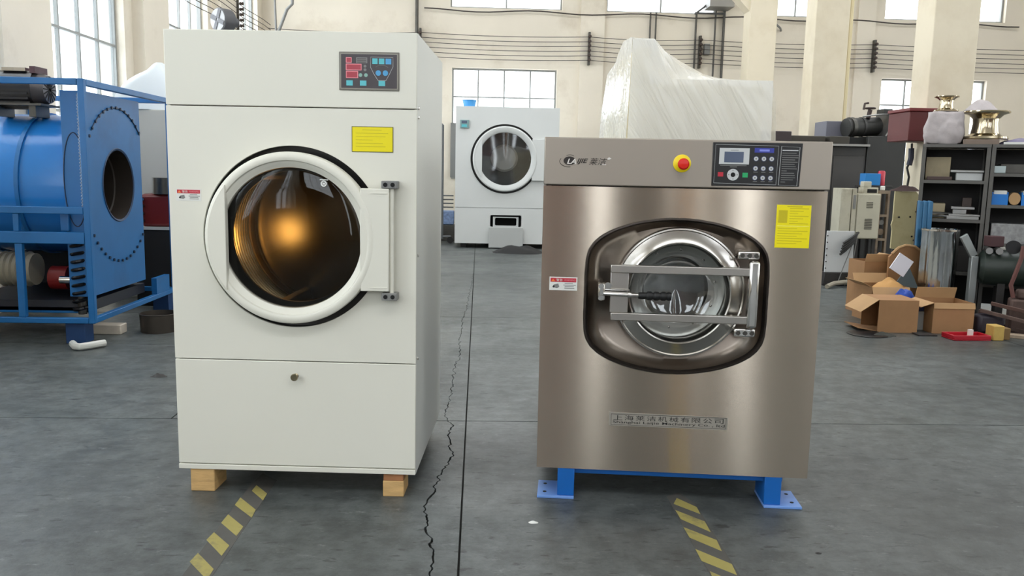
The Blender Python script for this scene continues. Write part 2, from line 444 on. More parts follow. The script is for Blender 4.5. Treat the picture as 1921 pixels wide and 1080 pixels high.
for x0, x1, zt, c_ in ((-1.5, -.55, 3.2, (118, 64, 54)), (-.05, .75, 3.1, (40, 38, 36)), (1.10, 1.30, 6.9, (224, 160, 84)), (1.56, 1.66, 6.9, (222, 210, 186)), (2.6, 3.3, 6.9, (150, 146, 138))):
    bx(x0, x1, YF, YF + .12, 0, zt).build('reflection_strip', mat('strip_%d' % c_[0], c_, .7), bpy.data.objects['wall_front'], smooth=False)  # coloured strips added out of view, mirrored as vertical bands in the washer
wall('wall_right', 'plaster side wall at the far side of the hall', 'right', YF, YB, ZC, [(a, b, *RW_Z) for a, b in RIGHT_WINDOWS])
m = MB()
for a, b, c_, d in cells(sorted({XL - .3, XL + 1, XR - 1, XR + .3}), sorted({YF - .3, YB + .3, *[v for s_ in SKYLIGHTS for v in s_]}),
                         [(XL + 1, XR - 1, a, b) for a, b in SKYLIGHTS]): m.box(a, b, c_, d, ZC, ZC + .2)
tag(m.build('ceiling', mat('ceiling_paint', (205, 200, 190), .85), smooth=False), 'flat pale roof slab with long skylight strips', 'ceiling', kind='structure')
# pilasters are part of the walls
for a, b in zip(LEFT_WINDOWS, LEFT_WINDOWS[1:]):
    mid = (a[1] + b[0]) / 2
    bx(XL, XL + .14, mid - .42, mid + .42, 0, ZC).build('pilaster', PLASTER, wl, smooth=False)
for x0, x1 in ((1.93, 2.4), (4.75, 5.2), (7.4, 7.76)):
    bx(x0, x1, YB - .07, YB, 0, ZC).build('pilaster', PLASTER, wb, smooth=False)

wn = [0]
def window(label, plane, u0, u1, z0, z1, cols, zbars, t=0.035):
    wn[0] += 1
    w = thing('window_%d' % wn[0], label, 'window', kind='structure')
    def B(m_, a, b, c_, d, dep0, dep1):
        if plane == 'back': m_.box(a, b, YB + dep0, YB + dep1, c_, d)
        if plane == 'front': m_.box(a, b, YF - dep1, YF - dep0, c_, d)
        if plane == 'right': m_.box(XR + dep0, XR + dep1, a, b, c_, d)
        if plane == 'left': m_.box(XL - dep1, XL - dep0, a, b, c_, d)
        return m_
    f = MB()
    for r in ((u0, u0 + t, z0, z1), (u1 - t, u1, z0, z1), (u0 + t, u1 - t, z0, z0 + t), (u0 + t, u1 - t, z1 - t, z1)): B(f, *r, .1, .16)
    f.build('frame', FRAME, w, smooth=False)
    us = [u0 + t] + [u0 + (u1 - u0) * i / cols for i in range(1, cols)] + [u1 - t]
    for u in us[1:-1]: B(MB(), u - .015, u + .015, z0 + t, z1 - t, .11, .15).build('mullion', FRAME, w, smooth=False)
    zs = [z0 + t] + list(zbars) + [z1 - t]
    for z in zs[1:-1]: B(MB(), u0 + t, u1 - t, z - .014, z + .014, .105, .145).build('glazing_bar', FRAME, w, smooth=False)
    for a, b in zip(us, us[1:]):
        for c_, d in zip(zs, zs[1:]): B(MB(), a, b, c_, d, .128, .132).build('pane', PANE, w, smooth=False)
    return w
window('four-pane-wide grey window above the far white dryer', 'back', *BACK_LOW[0], *BACK_LOW_Z, 4, (2.76, 2.2, 1.66))
window('low grey-framed window behind the columns near the chrome flanges', 'back', *BACK_LOW[1], *BACK_LOW_Z, 4, (2.8, 2.25, 1.7))
for (a, b), lb in zip(BACK_HIGH, ('above the far white dryer', 'above the plastic-wrapped machine', 'beside the column with the knee brace', 'above the dark machinery', 'above the chrome flanges')):
    window('high clerestory window %s' % lb, 'back', a, b, *BACK_HIGH_Z, 2 if b - a > 1 else 1, (5.1,))
for i, (a, b) in enumerate(LEFT_WINDOWS):
    lb = {5: 'tall side window above the blue machine', 6: 'tall side window behind the wall fan', 7: 'tall side window in the far corner of the hall'}.get(i, 'tall side window out of view, bay %d' % (i + 1))
    window(lb, 'left', a, b, *LW_Z, 4, (3.24, 2.2) if i == 6 else (3.55, 2.69, 1.85))
for i, (a, b, c_, d) in enumerate(FRONT_WINDOWS):
    window('unseen window set behind the viewer for light and reflections, bay %d' % (i + 1), 'front', a, b, c_, d, 4 if b - a > 1 else 1, (3.5, 4.4, 5.3))

for i, (a, b) in enumerate(RIGHT_WINDOWS):
    window('high window in the far side wall, bay %d' % (i + 1), 'right', a, b, *RW_Z, 4, (3.6, 4.7))

# ------------------------------------------------------------------ free-standing columns
def column(label, y, lit=.4):
    o = bx(4.75, 5.24, y, y + .38, 0, ZC).build('column', COLPAINT, smooth=False, bevel=.012)
    return tag(o, label, 'column', kind='structure', group='columns along the hall')
c3 = column('cream plastered column behind the chrome flanges and red box', 8.85)
c2 = column('cream plastered column behind the dark machinery', 12.05)
c1 = column('cream plastered column with a knee brace near the end wall', 15.05)
MB().prism([(4.75, 4.22), (4.25, 4.72), (4.25, 4.95), (4.40, 4.95), (4.75, 4.55)], 15.1, 15.4, 'y').build('knee_brace', COLPAINT, c1, smooth=False)
MB().tube([(5.3, 12.2, 0), (5.3, 12.2, ZC)], .05, 10).build('downpipe', mat('yellowed_pipe', (214, 200, 160), .5), c2)
tag(bx(4.33, 4.8, YB - .5, YB - .05, 4.5, 4.75).build('beam_stub', mat('grey_steelwork', (150, 148, 144), .5), smooth=False), 'dark roof steel stub above the wall conduits', 'beam', kind='structure')
t = thing('wall_bracket', 'dark triangular steel bracket high on the end wall', 'bracket')
MB().tube([(4.12, 16.5, 4.40), (4.56, 16.5, 4.74)], .02, 6).build('brace', mat('bracket_grey', (92, 92, 92), .5), t)
MB().tube([(4.12, 16.5, 4.42), (4.72, 16.5, 4.42)], .02, 6).build('rail', MATS['bracket_grey'], t)

# ------------------------------------------------------------------ overhead wires on insulator racks
ORD = ['topmost', 'second', 'third', 'fourth', 'fifth', 'lowest']
WZ = [3.93, 3.84, 3.755, 3.665, 3.575, 3.49]
for i, z in enumerate(WZ):
    pts = []
    seq = [(-4.05, 0), (-1.15, 0), (2.1, 0), (4.29, 0), (7.72, 0), (12.9, 0)]
    for (xa, _), (xb, _) in zip(seq, seq[1:]):
        for k in range(8):
            s_ = k / 8; pts.append((xa + (xb - xa) * s_, 16.56, z - 0.035 * 4 * s_ * (1 - s_)))
    o = MB().tube(pts, .006, 5).build('power_wire', WIRE)
    tag(o, '%s of the six bare wires strung along the end wall' % ORD[i], 'wire', 'wires along the end wall')
for i, z in enumerate(WZ):
    pts = [(-4.0, y, z + .06 - 0.03 * math.sin((y - 8) / 8 * PI * 3) ** 2) for y in [6.5 + 0.5 * k for k in range(21)]]
    o = MB().tube(pts, .006, 5).build('power_wire', WIRE)
    tag(o, '%s of the six bare wires strung along the window wall' % ORD[i], 'wire', 'wires along the window wall')
def rack(label, x, y, rz, dz=0.0):
    t = thing('insulator_rack', label, 'insulator rack', (x, y, 3.4 + dz), rz, 'insulator racks')
    bx(-.02, .02, 0, .1, 0, .62).build('bar', DARKSTEEL, t)
    for z in WZ:
        MB().lathe([(0, -.05), (.022, -.05), (.03, -.035), (.018, -.02), (.03, 0), (.024, .015), (0, .02)], (0, -.03, z - 3.4), 'y', 10).build('insulator', PORCELAIN, t)
rack('insulator rack on the end wall above the far white dryer', 2.1, 16.53, 0)
rack('insulator rack on the end wall between the vertical conduits', 4.29, 16.6, 0)
rack('insulator rack on the end wall above the dark machinery', 7.74, 16.53, 0)
rack('insulator rack on the window wall near the fan', -4.03, 14.5, PI / 2, .06)
rack('insulator rack in the far corner beside the thin pipe', -1.17, 16.6, 0)
def conduit(label, x, z0, z1, r=.016):
    tag(MB().tube([(x, 16.64, z0), (x, 16.64, z1)], r, 8).build('conduit', DARKSTEEL), label, 'conduit', 'conduits on the end wall')
conduit('thin vertical pipe in the corner of the end wall', -1.24, 0, 6.5, .03)
conduit('vertical conduit above the wrapped machine, first of a close pair', 3.29, 1.5, 4.44)
conduit('vertical conduit above the wrapped machine, second of a close pair', 3.40, 1.5, 4.44)
conduit('vertical conduit beside the insulator rack above the wrapped machine', 4.19, 1.5, 4.44, .02)
conduit('vertical conduit in the middle of the three under the bracket', 4.57, 1.5, 4.5, .018)
conduit('vertical conduit next to the column with the knee brace', 4.74, 1.5, 4.7, .026)
pts = [(x, 16.63, 4.40 - 0.05 * math.sin((x + 1.1) / 2.1 * PI) ** 2) for x in [-1.1 + .25 * k for k in range(48)]]
tag(MB().tube(pts, .012, 6).build('wall_cable', WIRE), 'dark cable running under the clerestory windows', 'cable')
tag(bx(4.37, 4.48, 16.6, 16.69, 3.66, 3.87).build('junction_box', GREY, bevel=.006), 'small grey junction box on the wires of the end wall', 'junction box')
t = thing('flood_light', 'grey flood light on an arm beside the knee-braced column', 'flood light', (5.6, 16.5, 4.2))
bx(-.13, .06, -.12, 0, .03, .2).build('housing', GREY, t, bevel=.01)
bx(-.12, .05, -.125, -.12, .04, .19).build('lens', LGREY, t)
MB().tube([(.05, .0, .1), (.15, .05, .06), (.25, .1, .0), (.3, .2, -.03)], .02, 6).build('arm', GREY, t)
# wall fan on the window wall
t = thing('wall_fan', 'dark round wall fan in front of the bright side window', 'fan', (-3.75, 12.6, 3.2), -.6)
DG = mat('fan_grey', (84, 84, 88), .45)
MB().cyl((0, -.06, .2), (0, .12, .2), .17, 20).build('guard', DG, t)
MB().cyl((0, -.075, .2), (0, -.06, .2), .155, 20).build('grille', mat('fan_face', (160, 160, 162), .4), t)
MB().cyl((0, .12, .2), (0, .26, .2), .07, 12).build('motor', DG, t)
MB().tube([(0, .2, .18), (-.1, .24, 0), (-.34, .3, -.02)], .022, 8).build('arm', DG, t)
for k in range(4):
    a = k * PI / 2
    MB().box(-.03, .03, -.085, -.078, .02, .15, Matrix.Translation((0, 0, .2)) @ Matrix.Rotation(a + .4, 4, 'Y')).build('blade', DG, t)
t = thing('lamp_bracket', 'slender grey lamp bracket bent towards the far corner', 'bracket', (-3.9, 16.45, 3.7))
MB().tube([(0, 0, 0), (.25, -.1, .55), (.35, -.1, .65), (.36, -.1, .9)], .03, 8).build('arm', GREY, t)
MB().tube([(.02, 0, 0), (.0, 0, .85), (.5, -.1, .86)], .022, 8).build('stay', GREY, t)
# ------------------------------------------------------------------ tall white dryer
GLASSD = glass_mat('tinted_door_glass', (0.80, 0.78, 0.74), 0.03, 0.03, 0.62)
DRUM = mat('gold_lit_drum_steel', (168, 152, 120), 0.36, 1.0, var=0.1, vscale=4)  # gold tint of drum and ribs stands for amber light on the steel
DRUMR = mat('gold_lit_rib_steel', (190, 170, 130), 0.25, 1.0)

def warn_sticker(par, x0, x1, z0, z1, y):
    s = bx(x0, x1, y - .001, y, z0, z1).build('warning_sticker', PAPER, par, smooth=False, label='red and white warning sticker')
    w = x1 - x0; h = z1 - z0
    X = lambda u: x0 + u * w
    Z = lambda v: z0 + v * h
    y1, y2 = y - .0016, y - .0022
    bx(X(.04), X(.96), y1, y - .001, Z(.62), Z(.92)).build('red_band', RED, s, smooth=False)
    MB().prism([(X(.07), Z(.67)), (X(.2), Z(.67)), (X(.135), Z(.87))], y2, y1).build('warning_triangle', ORANGE, s, smooth=False)
    text('警告', s, 'lettering', X(.25), X(.47), Z(.68), Z(.87), y2, PAPER)
    text('WARNING', s, 'lettering', X(.53), X(.93), Z(.70), Z(.85), y2, PINK)
    MB().prism([(X(.12), Z(.22)), (X(.16), Z(.42)), (X(.32), Z(.5)), (X(.36), Z(.25)), (X(.28), Z(.15))], y1, y - .001).build('pictogram', GREY, s, smooth=False)
    MB().prism([(X(.11), Z(.24)), (X(.15), Z(.38)), (X(.2), Z(.3)), (X(.16), Z(.18))], y2, y1).build('pictogram', BLACK, s, smooth=False)
    for a, b, v in ((.55, .84, .52), (.5, .95, .4), (.55, .88, .29), (.54, .9, .17)):
        bx(X(a), X(b), y1, y - .001, Z(v - .025), Z(v + .025)).build('print_line', GREY, s, smooth=False)

DL, DY = (-1.209, 3.317, 0), -0.0648
dr = thing('tumble_dryer', 'tall cream white tumble dryer with round glass door standing on wooden blocks', 'dryer', DL, DY)
W_, Dp, z0, z1 = .97, .878, .097, 1.8377
s1, s2 = 1.5539, .5573
m = MB()
m.box(0, .012, .014, Dp, z0, z1); m.box(W_ - .012, W_, .014, Dp, z0, z1); m.box(.012, W_ - .012, .014, Dp, z1 - .012, z1)
m.box(.012, W_ - .012, .014, Dp, z0, z0 + .012); m.box(.012, W_ - .012, Dp - .012, Dp, z0 + .012, z1 - .012)
m.build('cabinet_body', SIDE, dr, smooth=False)
bx(0, W_, 0, .013, s1 + .0018, z1).build('upper_panel', WHITE, dr, bevel=.003)
DC = (.487, 1.052)
MB().holed(0, W_, s2 + .0018, s1 - .0018, DC, lambda a: .356, 0, .013, 128).build('middle_panel', WHITE, dr, bevel=.0015)
bx(0, W_, 0, .013, z0 + .024, s2 - .0018).build('lower_panel', WHITE, dr, bevel=.003)
bx(0, W_, -.002, .013, z0, z0 + .021).build('plinth_strip', WHITE, dr, bevel=.002)
MB().lathe([(.357, .004), (.357, .05), (.30, .056), (.262, .056), (.262, .07), (.357, .07)], (DC[0], 0, DC[1]), 'y', 96).build('door_gasket', mat('gasket_dark', (44, 42, 40), .3), dr)
# drum seen through the glass
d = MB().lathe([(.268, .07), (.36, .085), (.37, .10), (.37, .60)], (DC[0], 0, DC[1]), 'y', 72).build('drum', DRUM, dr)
MB().lathe([(.37, .60), (.33, .605), (.30, .598), (0, .598)], (DC[0], 0, DC[1]), 'y', 72).build('back_plate', mat('shaded_back_steel', (120, 106, 84), .32, 1.0, var=.15, vscale=3), d)  # colour kept darker than the drum to stand for shade at the back
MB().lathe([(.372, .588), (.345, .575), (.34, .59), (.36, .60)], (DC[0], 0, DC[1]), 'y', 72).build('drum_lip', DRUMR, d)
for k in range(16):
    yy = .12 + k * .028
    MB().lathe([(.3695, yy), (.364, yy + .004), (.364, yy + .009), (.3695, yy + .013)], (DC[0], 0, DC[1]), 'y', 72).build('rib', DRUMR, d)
for k in range(3):
    a = .35 + k * 2 * PI / 3
    MB().prism([(-.05, 0), (.05, 0), (.012, .075), (-.012, .075)], .12, .58).build('lifter', DRUMR, d).matrix_local = Matrix.Translation((DC[0], 0, DC[1])) @ Matrix.Rotation(a, 4, 'Y') @ Matrix.Translation((0, 0, -.372))
glowd = bpy.data.lights.new('drum_glow_spot', 'SPOT'); glowd.energy = 4.0; glowd.color = (1.0, .62, .2); glowd.shadow_soft_size = .07; glowd.spot_size = 1.9; glowd.spot_blend = .8  # hidden spot added to make the amber glow inside the drum
lo = bpy.data.objects.new('drum_glow_spot', glowd); C.objects.link(lo); lo.parent = dr; lo.location = (DC[0] - .33, .30, DC[1] - .05)
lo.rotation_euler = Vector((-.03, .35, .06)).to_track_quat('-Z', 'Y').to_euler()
# door
do = MB().lathe([(.333, .0), (.333, -.044), (.330, -.052), (.322, -.057), (.306, -.058), (.300, -.055), (.297, -.046), (.288, -.043), (.281, -.036), (.274, -.032), (.272, -.012), (.30, .0)],
                (DC[0], 0, DC[1]), 'y', 128, closed=True).build('door', WHITE, dr)
MB().lathe([(.2735, -.022), (.26, -.027), (.18, -.031), (.09, -.033), (0, -.0335)], (DC[0] + .002, 0, DC[1]), 'y', 96).build('glass', GLASSD, do)
seg = [(DC[0] + .318 * math.cos(a), DC[1] + .318 * math.sin(a)) for a in [PI - .695 + 1.39 * i / 24 for i in range(25)]]
MB().prism(seg, -.066, -.034).build('grip_plate', WHITE, do, bevel=.003)
# printed mark on the glass
pm = bx(.602, .634, -.0345, -.0335, 1.2785, 1.2825).build('glass_print', PAPER, do, smooth=False)
MB().lathe([(.007, -.0335), (.009, -.0345), (.012, -.0345)], (.617, 0, 1.266), 'y', 20).build('glass_print', PAPER, do)
bx(.612, .622, -.0345, -.0335, 1.262, 1.27).build('glass_print', PAPER, do, smooth=False)
# hinge
hp = bx(.76, .872, -.056, -.016, .855, 1.2515).build('hinge_plate', WHITE, dr, bevel=.004)
bx(.80, .865, -.058, -.056, 1.232, 1.236).build('fold', WHITE, hp, smooth=False)
bx(.80, .865, -.058, -.056, .868, .872).build('fold', WHITE, hp, smooth=False)
MB().cyl((.880, -.036, .835), (.880, -.036, 1.27), .009, 12).build('hinge_pin', WHITE, dr)
for za in (1.2525, .820):
    hb = bx(.842, .903, -.055, 0, za, za + .029).build('hinge_block', GREY, dr, bevel=.003, label='grey hinge block with two bolts')
    for xx in (.858, .886):
        MB().cyl((xx, -.057, za + .0145), (xx, -.054, za + .0145), .0085, 10).build('bolt', DARK, hb)
# knob
k_ = MB().lathe([(0, -.03), (.013, -.03), (.015, -.026), (.013, -.02), (.007, -.016), (.006, -.004), (.011, 0)], (.4875, 0, .497), 'y', 20).build('knob', mat('brass_nickel', (150, 140, 116), .25, 1.0), dr)
for xx, zz in ((W_, 1.56), (W_, 1.525), (W_, .575), (W_, .99), (0, .58), (0, 1.54)):
    sx = 1 if xx else -1
    MB().cyl((xx, .03, zz), (xx + sx * .006, .03, zz), .006, 8).build('screw', CHROME, dr)
# control panel
cp = bx(.6727, .9027, -.004, 0, 1.621, 1.7640).build('control_panel', mat('panel_trim', (120, 116, 108), .4, .4), dr, bevel=.002)
bx(.6790, .8965, -.0048, -.004, 1.6275, 1.7575).build('panel_line', mat('panel_pale_line', (176, 172, 158), .4), cp, smooth=False)
bx(.6808, .8945, -.0055, -.0048, 1.6293, 1.7555).build('panel_face', mat('panel_charcoal', (64, 58, 62), .35), cp, smooth=False)
U = lambda X: .6727 + (X - 78) / 557 * .23
V = lambda Y: 1.7640 - (Y - 80) / 360 * .143
yk, yk2 = -.0055, -.0062
def key(X0, X1, Y0, Y1, mt, nm='key', dep=.0007): return bx(U(X0), U(X1), yk - dep, yk, V(Y1), V(Y0)).build(nm, mt, cp, smooth=False)
def disc(X, Y, r, mt, nm='key'): return MB().cyl((U(X), yk - .0008, V(Y)), (U(X), yk, V(Y)), r / 557 * .23, 16).build(nm, mt, cp)
key(143, 197, 132, 184, PINK, 'display_rim', .0004); key(150, 190, 140, 177, DRED, 'display')
key(238, 341, 132, 186, GREY, 'display_rim', .0004)
for yy in (140, 156, 172): key(248, 332, yy, yy + 9, mat('panel_soft_print', (90, 84, 84), .4), 'print_line', .0009)
key(142, 288, 192, 253, PINK, 'display_rim', .0004); key(150, 281, 199, 246, DRED, 'display')
key(143, 256, 259, 326, PINK, 'display_rim', .0004); key(150, 248, 267, 319, DRED, 'display')
disc(278, 297, 17, mat('grey_green_key', (140, 180, 168), .4)); disc(328, 297, 17, MATS['grey_green_key'])
disc(320, 214, 13, GREY, 'indicator'); disc(320, 247, 13, GREY, 'indicator')
for a in ((146, 206), (272, 332), (445, 505)): key(a[0], a[1], 348, 396, CYAN)
for a in ((387, 436), (448, 498), (510, 562)): key(a[0], a[1], 140, 192, CYAN if a[0] < 500 else LBLUE)
disc(442, 275, 25, LBLUE); disc(508, 275, 25, LBLUE)
out = [(372, 128), (578, 128), (578, 215), (545, 285), (512, 345), (440, 345), (402, 285), (372, 225)]
MB().tube([(U(X), yk - .0004, V(Y)) for X, Y in out], .0009, 5, closed=True).build('outline', LGREY, cp)
MB().tube([(U(475 + 60 * math.cos(a)), yk - .0004, V(232 - 28 * math.sin(a))) for a in [.3 + 2.5 * i / 10 for i in range(11)]], .0009, 5).build('outline', GREY, cp)
# yellow sticker
ys = bx(.7190, .8795, -.0015, 0, 1.3890, 1.4865).build('instruction_sticker', mat('sticker_edge', (92, 84, 40), .5), dr, smooth=False, label='yellow instruction sticker in a thin dark frame')
bx(.7218, .8767, -.0022, -.0015, 1.3918, 1.4838).build('sticker_face', YEL, ys, smooth=False)
for i, (a, b) in enumerate(((.76, .835), (.735, .86), (.735, .85), (.735, .80), (.735, .84), (.735, .85))):
    bx(a, b, -.0026, -.0022, 1.4725 - i * .0125, 1.4742 - i * .0125).build('print_line', YELD, ys, smooth=False)
warn_sticker(dr, .0283, .127, 1.1878, 1.2345, 0)
# wooden blocks under the dryer
o = bx(.044, .143, 0.004, .14, 0, .0965).build('wooden_block', WOOD, smooth=False, bevel=.004)
o.location = DL; o.rotation_euler = (0, 0, DY); tag(o, 'single pale timber block with a dark knot under the dryer', 'wooden block', 'timber under the dryer')
o = bx(.836, .922, 0.004, .13, 0, .067).build('wooden_block', WOOD, smooth=False, bevel=.004)
o.location = DL; o.rotation_euler = (0, 0, DY); tag(o, 'squared timber block carrying a thinner board under the dryer', 'wooden block', 'timber under the dryer')
o = bx(.838, .920, 0.006, .13, .067, .0965).build('wooden_board', mat('brown_board', (164, 112, 74), .75, var=.1, vscale=9), smooth=False, bevel=.003)
o.location = DL; o.rotation_euler = (0, 0, DY); tag(o, 'thin brown board on top of the squared block under the dryer', 'wooden board', 'timber under the dryer')

for xx, lb in ((.06, 'rear timber block in the shade under the dryer, behind the knotted one'), (.83, 'rear timber block in the shade under the dryer, behind the stacked one')):
    o = bx(xx, xx + .095, .70, .84, 0, .0965).build('wooden_block', WOOD, smooth=False, bevel=.004)
    o.location = DL; o.rotation_euler = (0, 0, DY); tag(o, lb, 'wooden block', 'timber under the dryer')

# ------------------------------------------------------------------ stainless washer
GLASSW = glass_mat('washer_door_glass', (0.9, 0.93, 0.93), 0.12, 0.05, 0.88)
WL, WY = (.253, 3.269, 0), -0.1079
wa = thing('washer_extractor', 'stainless steel front-loading washer on a blue base with a round hinged door', 'washing machine', WL, WY)
W_, Dp, z0, z1, s1 = 1.0884, 1.0, .1289, 1.4623, 1.2772
m = MB()
m.box(0, .01, .012, Dp, z0, z1); m.box(W_ - .01, W_, .012, Dp, z0, z1); m.box(.01, W_ - .01, .012, Dp, z1 - .01, z1)
m.box(.01, W_ - .01, .012, Dp, z0, z0 + .01); m.box(.01, W_ - .01, Dp - .01, Dp, z0 + .01, z1 - .01)
m.build('cabinet_body', STEELP, wa, smooth=False)
HC = (.530, .8495)
Q = [(0, .311), (.06, .309), (.112, .302), (.165, .292), (.215, .277), (.262, .258), (.300, .236), (.330, .209), (.348, .180), (.356, .150), (.359, .110), (.3595, .05), (.3595, 0)]
poly = [(x, z) for x, z in Q] + [(x, -z) for x, z in Q[::-1][1:]] + [(-x, -z) for x, z in Q[1:]] + [(-x, z) for x, z in Q[::-1][1:-1]]
PA = sorted(((math.atan2(z, x) % (2 * PI)), math.hypot(x, z)) for x, z in poly)
def hole_r(a):
    a %= 2 * PI
    for (a0, r0), (a1, r1) in zip(PA, PA[1:] + [(PA[0][0] + 2 * PI, PA[0][1])]):
        if a0 <= a <= a1: return r0 + (r1 - r0) * (a - a0) / max(a1 - a0, 1e-9)
    a += 2 * PI
    a0, r0 = PA[-1]; a1, r1 = PA[0][0] + 2 * PI, PA[0][1]
    return r0 + (r1 - r0) * (a - a0) / (a1 - a0)
fp = MB().holed(0, W_, z0, s1 - .002, HC, hole_r, 0, .011, 144).build('front_panel', STEEL, wa, smooth=False)
bx(0, W_ + .004, -.010, .011, s1 + .002, z1).build('control_fascia', FASCIA, wa, bevel=.004)
NS = 144; AN = [2 * PI * i / NS for i in range(NS)]
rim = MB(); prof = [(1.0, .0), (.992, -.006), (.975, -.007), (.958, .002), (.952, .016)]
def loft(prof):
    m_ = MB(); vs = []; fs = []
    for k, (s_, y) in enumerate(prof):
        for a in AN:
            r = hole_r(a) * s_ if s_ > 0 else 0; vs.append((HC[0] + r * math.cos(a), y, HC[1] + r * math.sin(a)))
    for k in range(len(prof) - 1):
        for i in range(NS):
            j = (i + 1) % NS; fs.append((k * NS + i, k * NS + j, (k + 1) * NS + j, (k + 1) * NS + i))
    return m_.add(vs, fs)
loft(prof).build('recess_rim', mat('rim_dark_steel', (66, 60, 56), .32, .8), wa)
# recess dish, blending from the outline to a circular opening
RC = (.545, .8645); vs = []; fs = []
DP = [(0.0, .016), (.12, .05), (.3, .066), (1.0, .070)]
for s_, y in DP:
    for a in AN:
        r = hole_r(a) * .952; p = (HC[0] + r * math.cos(a), HC[1] + r * math.sin(a)); q = (RC[0] + .20 * math.cos(a), RC[1] + .20 * math.sin(a))
        vs.append((p[0] + (q[0] - p[0]) * s_, y, p[1] + (q[1] - p[1]) * s_))
for k in range(len(DP) - 1):
    for i in range(NS):
        j = (i + 1) % NS; fs.append((k * NS + i, k * NS + j, (k + 1) * NS + j, (k + 1) * NS + i))
MB().add(vs, fs).build('recess_dish', mat('dish_steel', (150, 140, 130), .3, 1.0, aniso=.6), wa)
# door ring, glass and drum mouth
c = (RC[0], 0, RC[1])
dw = MB().lathe([(.257, .068), (.2585, .012), (.256, .006), (.250, .005), (.246, .010), (.225, .004), (.206, -.004), (.200, -.008), (.195, -.006), (.191, .004), (.186, .03), (.19, .066)], c, 'y', 128, closed=True).build('door', CHROME, wa)
dw.data.materials[0] = mat('ring_steel', (178, 174, 168), .2, 1.0, var=.06, vscale=3)
MB().lathe([(.1865, .03), (.17, .06), (.14, .095), (.09, .115), (0, .122)], c, 'y', 72).build('glass', GLASSW, dw)
mo = MB().lathe([(.205, .07), (.198, .13), (.185, .14), (.135, .145), (.125, .16), (.125, .19)], c, 'y', 96).build('drum_mouth', STEELP, wa)
for k in range(10):
    a = .2 + k * 2 * PI / 10
    MB().lathe([(0, -.006), (.005, -.005), (.006, 0)], (c[0] + .162 * math.cos(a), .1425, c[2] + .162 * math.sin(a)), 'y', 10).build('bolt', CHROME, mo)
dd = MB().lathe([(.125, .19), (.27, .2), (.275, .6), (0, .62)], c, 'y', 64).build('drum', mat('drum_grey_steel', (186, 186, 184), .4, 1.0, var=.1, vscale=20), wa)
# door frame bars
bx(.2715, .815, -.042, -.014, .9440, .9755).build('door_bar', STEELP, dw, bevel=.003)
bx(.2765, .815, -.042, -.014, .7560, .7865).build('door_bar', STEELP, dw, bevel=.003)
bx(.2725, .3435, -.030, -.014, .7865, .9440).build('latch_plate', STEELP, dw, bevel=.002)
for zz in (.9596, .7712):
    MB().cyl((.30, -.014, zz), (.335, .03, RC[1] + (.10 if zz > .86 else -.10)), .008, 8).build('bar_mount', STEELP, dw)
    MB().cyl((.77, -.014, zz), (.75, .02, RC[1] + (.10 if zz > .86 else -.10)), .008, 8).build('bar_mount', STEELP, dw)
bx(.802, .842, -.05, -.008, .742, 1.004).build('hinge_post', CHROME, dw, bevel=.010)
for za, zb in ((1.008, 1.040), (.703, .737)):
    hb = bx(.760, .842, -.028, .066, za, zb).build('hinge_block', CHROME, wa, bevel=.006)
    for xx in (.775, .802, .828):
        MB().cyl((xx, -.033, (za + zb) / 2), (xx, -.026, (za + zb) / 2), .0095, 6).build('bolt', DARKSTEEL, hb)
# latch and handle
la = MB(); la.box(.224, .252, -.06, .066, .835, .905); lt = la.build('latch_block', CHROME, wa, bevel=.008)
MB().cyl((.262, -.05, .893), (.262, -.02, .893), .014, 12).build('latch_roller', CHROME, lt)
MB().cyl((.236, -.066, .848), (.236, -.05, .848), .011, 8).build('bolt', CHROME, lt); MB().cyl((.236, -.066, .893), (.236, -.05, .893), .011, 8).build('bolt', CHROME, lt)
hd = MB().cyl((.245, -.058, .864), (.40, -.060, .860), .0085, 14).build('handle', CHROME, dw)
MB().cyl((.252, -.045, .878), (.345, -.045, .876), .006, 10).build('latch_rod', CHROME, dw)
MB().cyl((.340, -.059, .8618), (.352, -.0595, .8612), .0125, 14).build('collar', CHROME, hd)
gp = [(0, .378), (.011, .380), (.0125, .39), (.012, .405)]
for k in range(3):
    x = .41 + k * .027
    gp += [(.0118, x), (.0158, x + .006), (.0158, x + .018), (.0122, x + .024)]
gp += [(.0155, .495), (.014, .506), (0, .509)]
gr = MB().lathe([(r * 1.12, h) for r, h in gp], (0, -.0605, .860), 'x', 20).build('grip', mat('matte_black_grip', (14, 14, 15), .55), hd)
# emergency stop
es = MB().lathe([(.034, -.010), (.034, -.014), (.031, -.016), (0, -.016)], (.5296, 0, 1.3706), 'y', 40).build('emergency_stop', YELP, wa, label='yellow emergency stop plate with red mushroom button')
MB().lathe([(.016, -.016), (.015, -.03), (.021, -.033), (.022, -.042), (.017, -.049), (0, -.051)], (.5316, 0, 1.368), 'y', 32).build('button', REDP, es)
# badge
bd = MB().prism([(.0985 + .0235 * math.cos(t_), 1.3725 + .0165 * math.sin(t_)) for t_ in [2 * PI * i / 28 for i in range(28)]], -.0118, -.010).build('maker_badge', mat('badge_black', (40, 34, 30), .3), wa)
MB().tube([(.096 + .036 * math.cos(t_), -.0112, 1.370 + .021 * math.sin(t_)) for t_ in [2.6 + 2.3 * i / 14 for i in range(15)]], .0011, 5).build('swoosh', MATS['badge_black'], bd)
MB().tube([(.1 + .024 * math.cos(t_), -.0112, 1.376 + .0195 * math.sin(t_)) for t_ in [.9 + 1.3 * i / 10 for i in range(11)]], .0008, 5).build('swoosh', MATS['badge_black'], bd)
text('LA', bd, 'lettering', .0885, .124, 1.3605, 1.3805, -.0124, mat('badge_silver', (226, 222, 216), .3, .2), shear=.3, bold=.02)
text('IJIE', bd, 'lettering', .127, .170, 1.3595, 1.3820, -.0116, MATS['badge_black'], shear=.3, bold=.03)
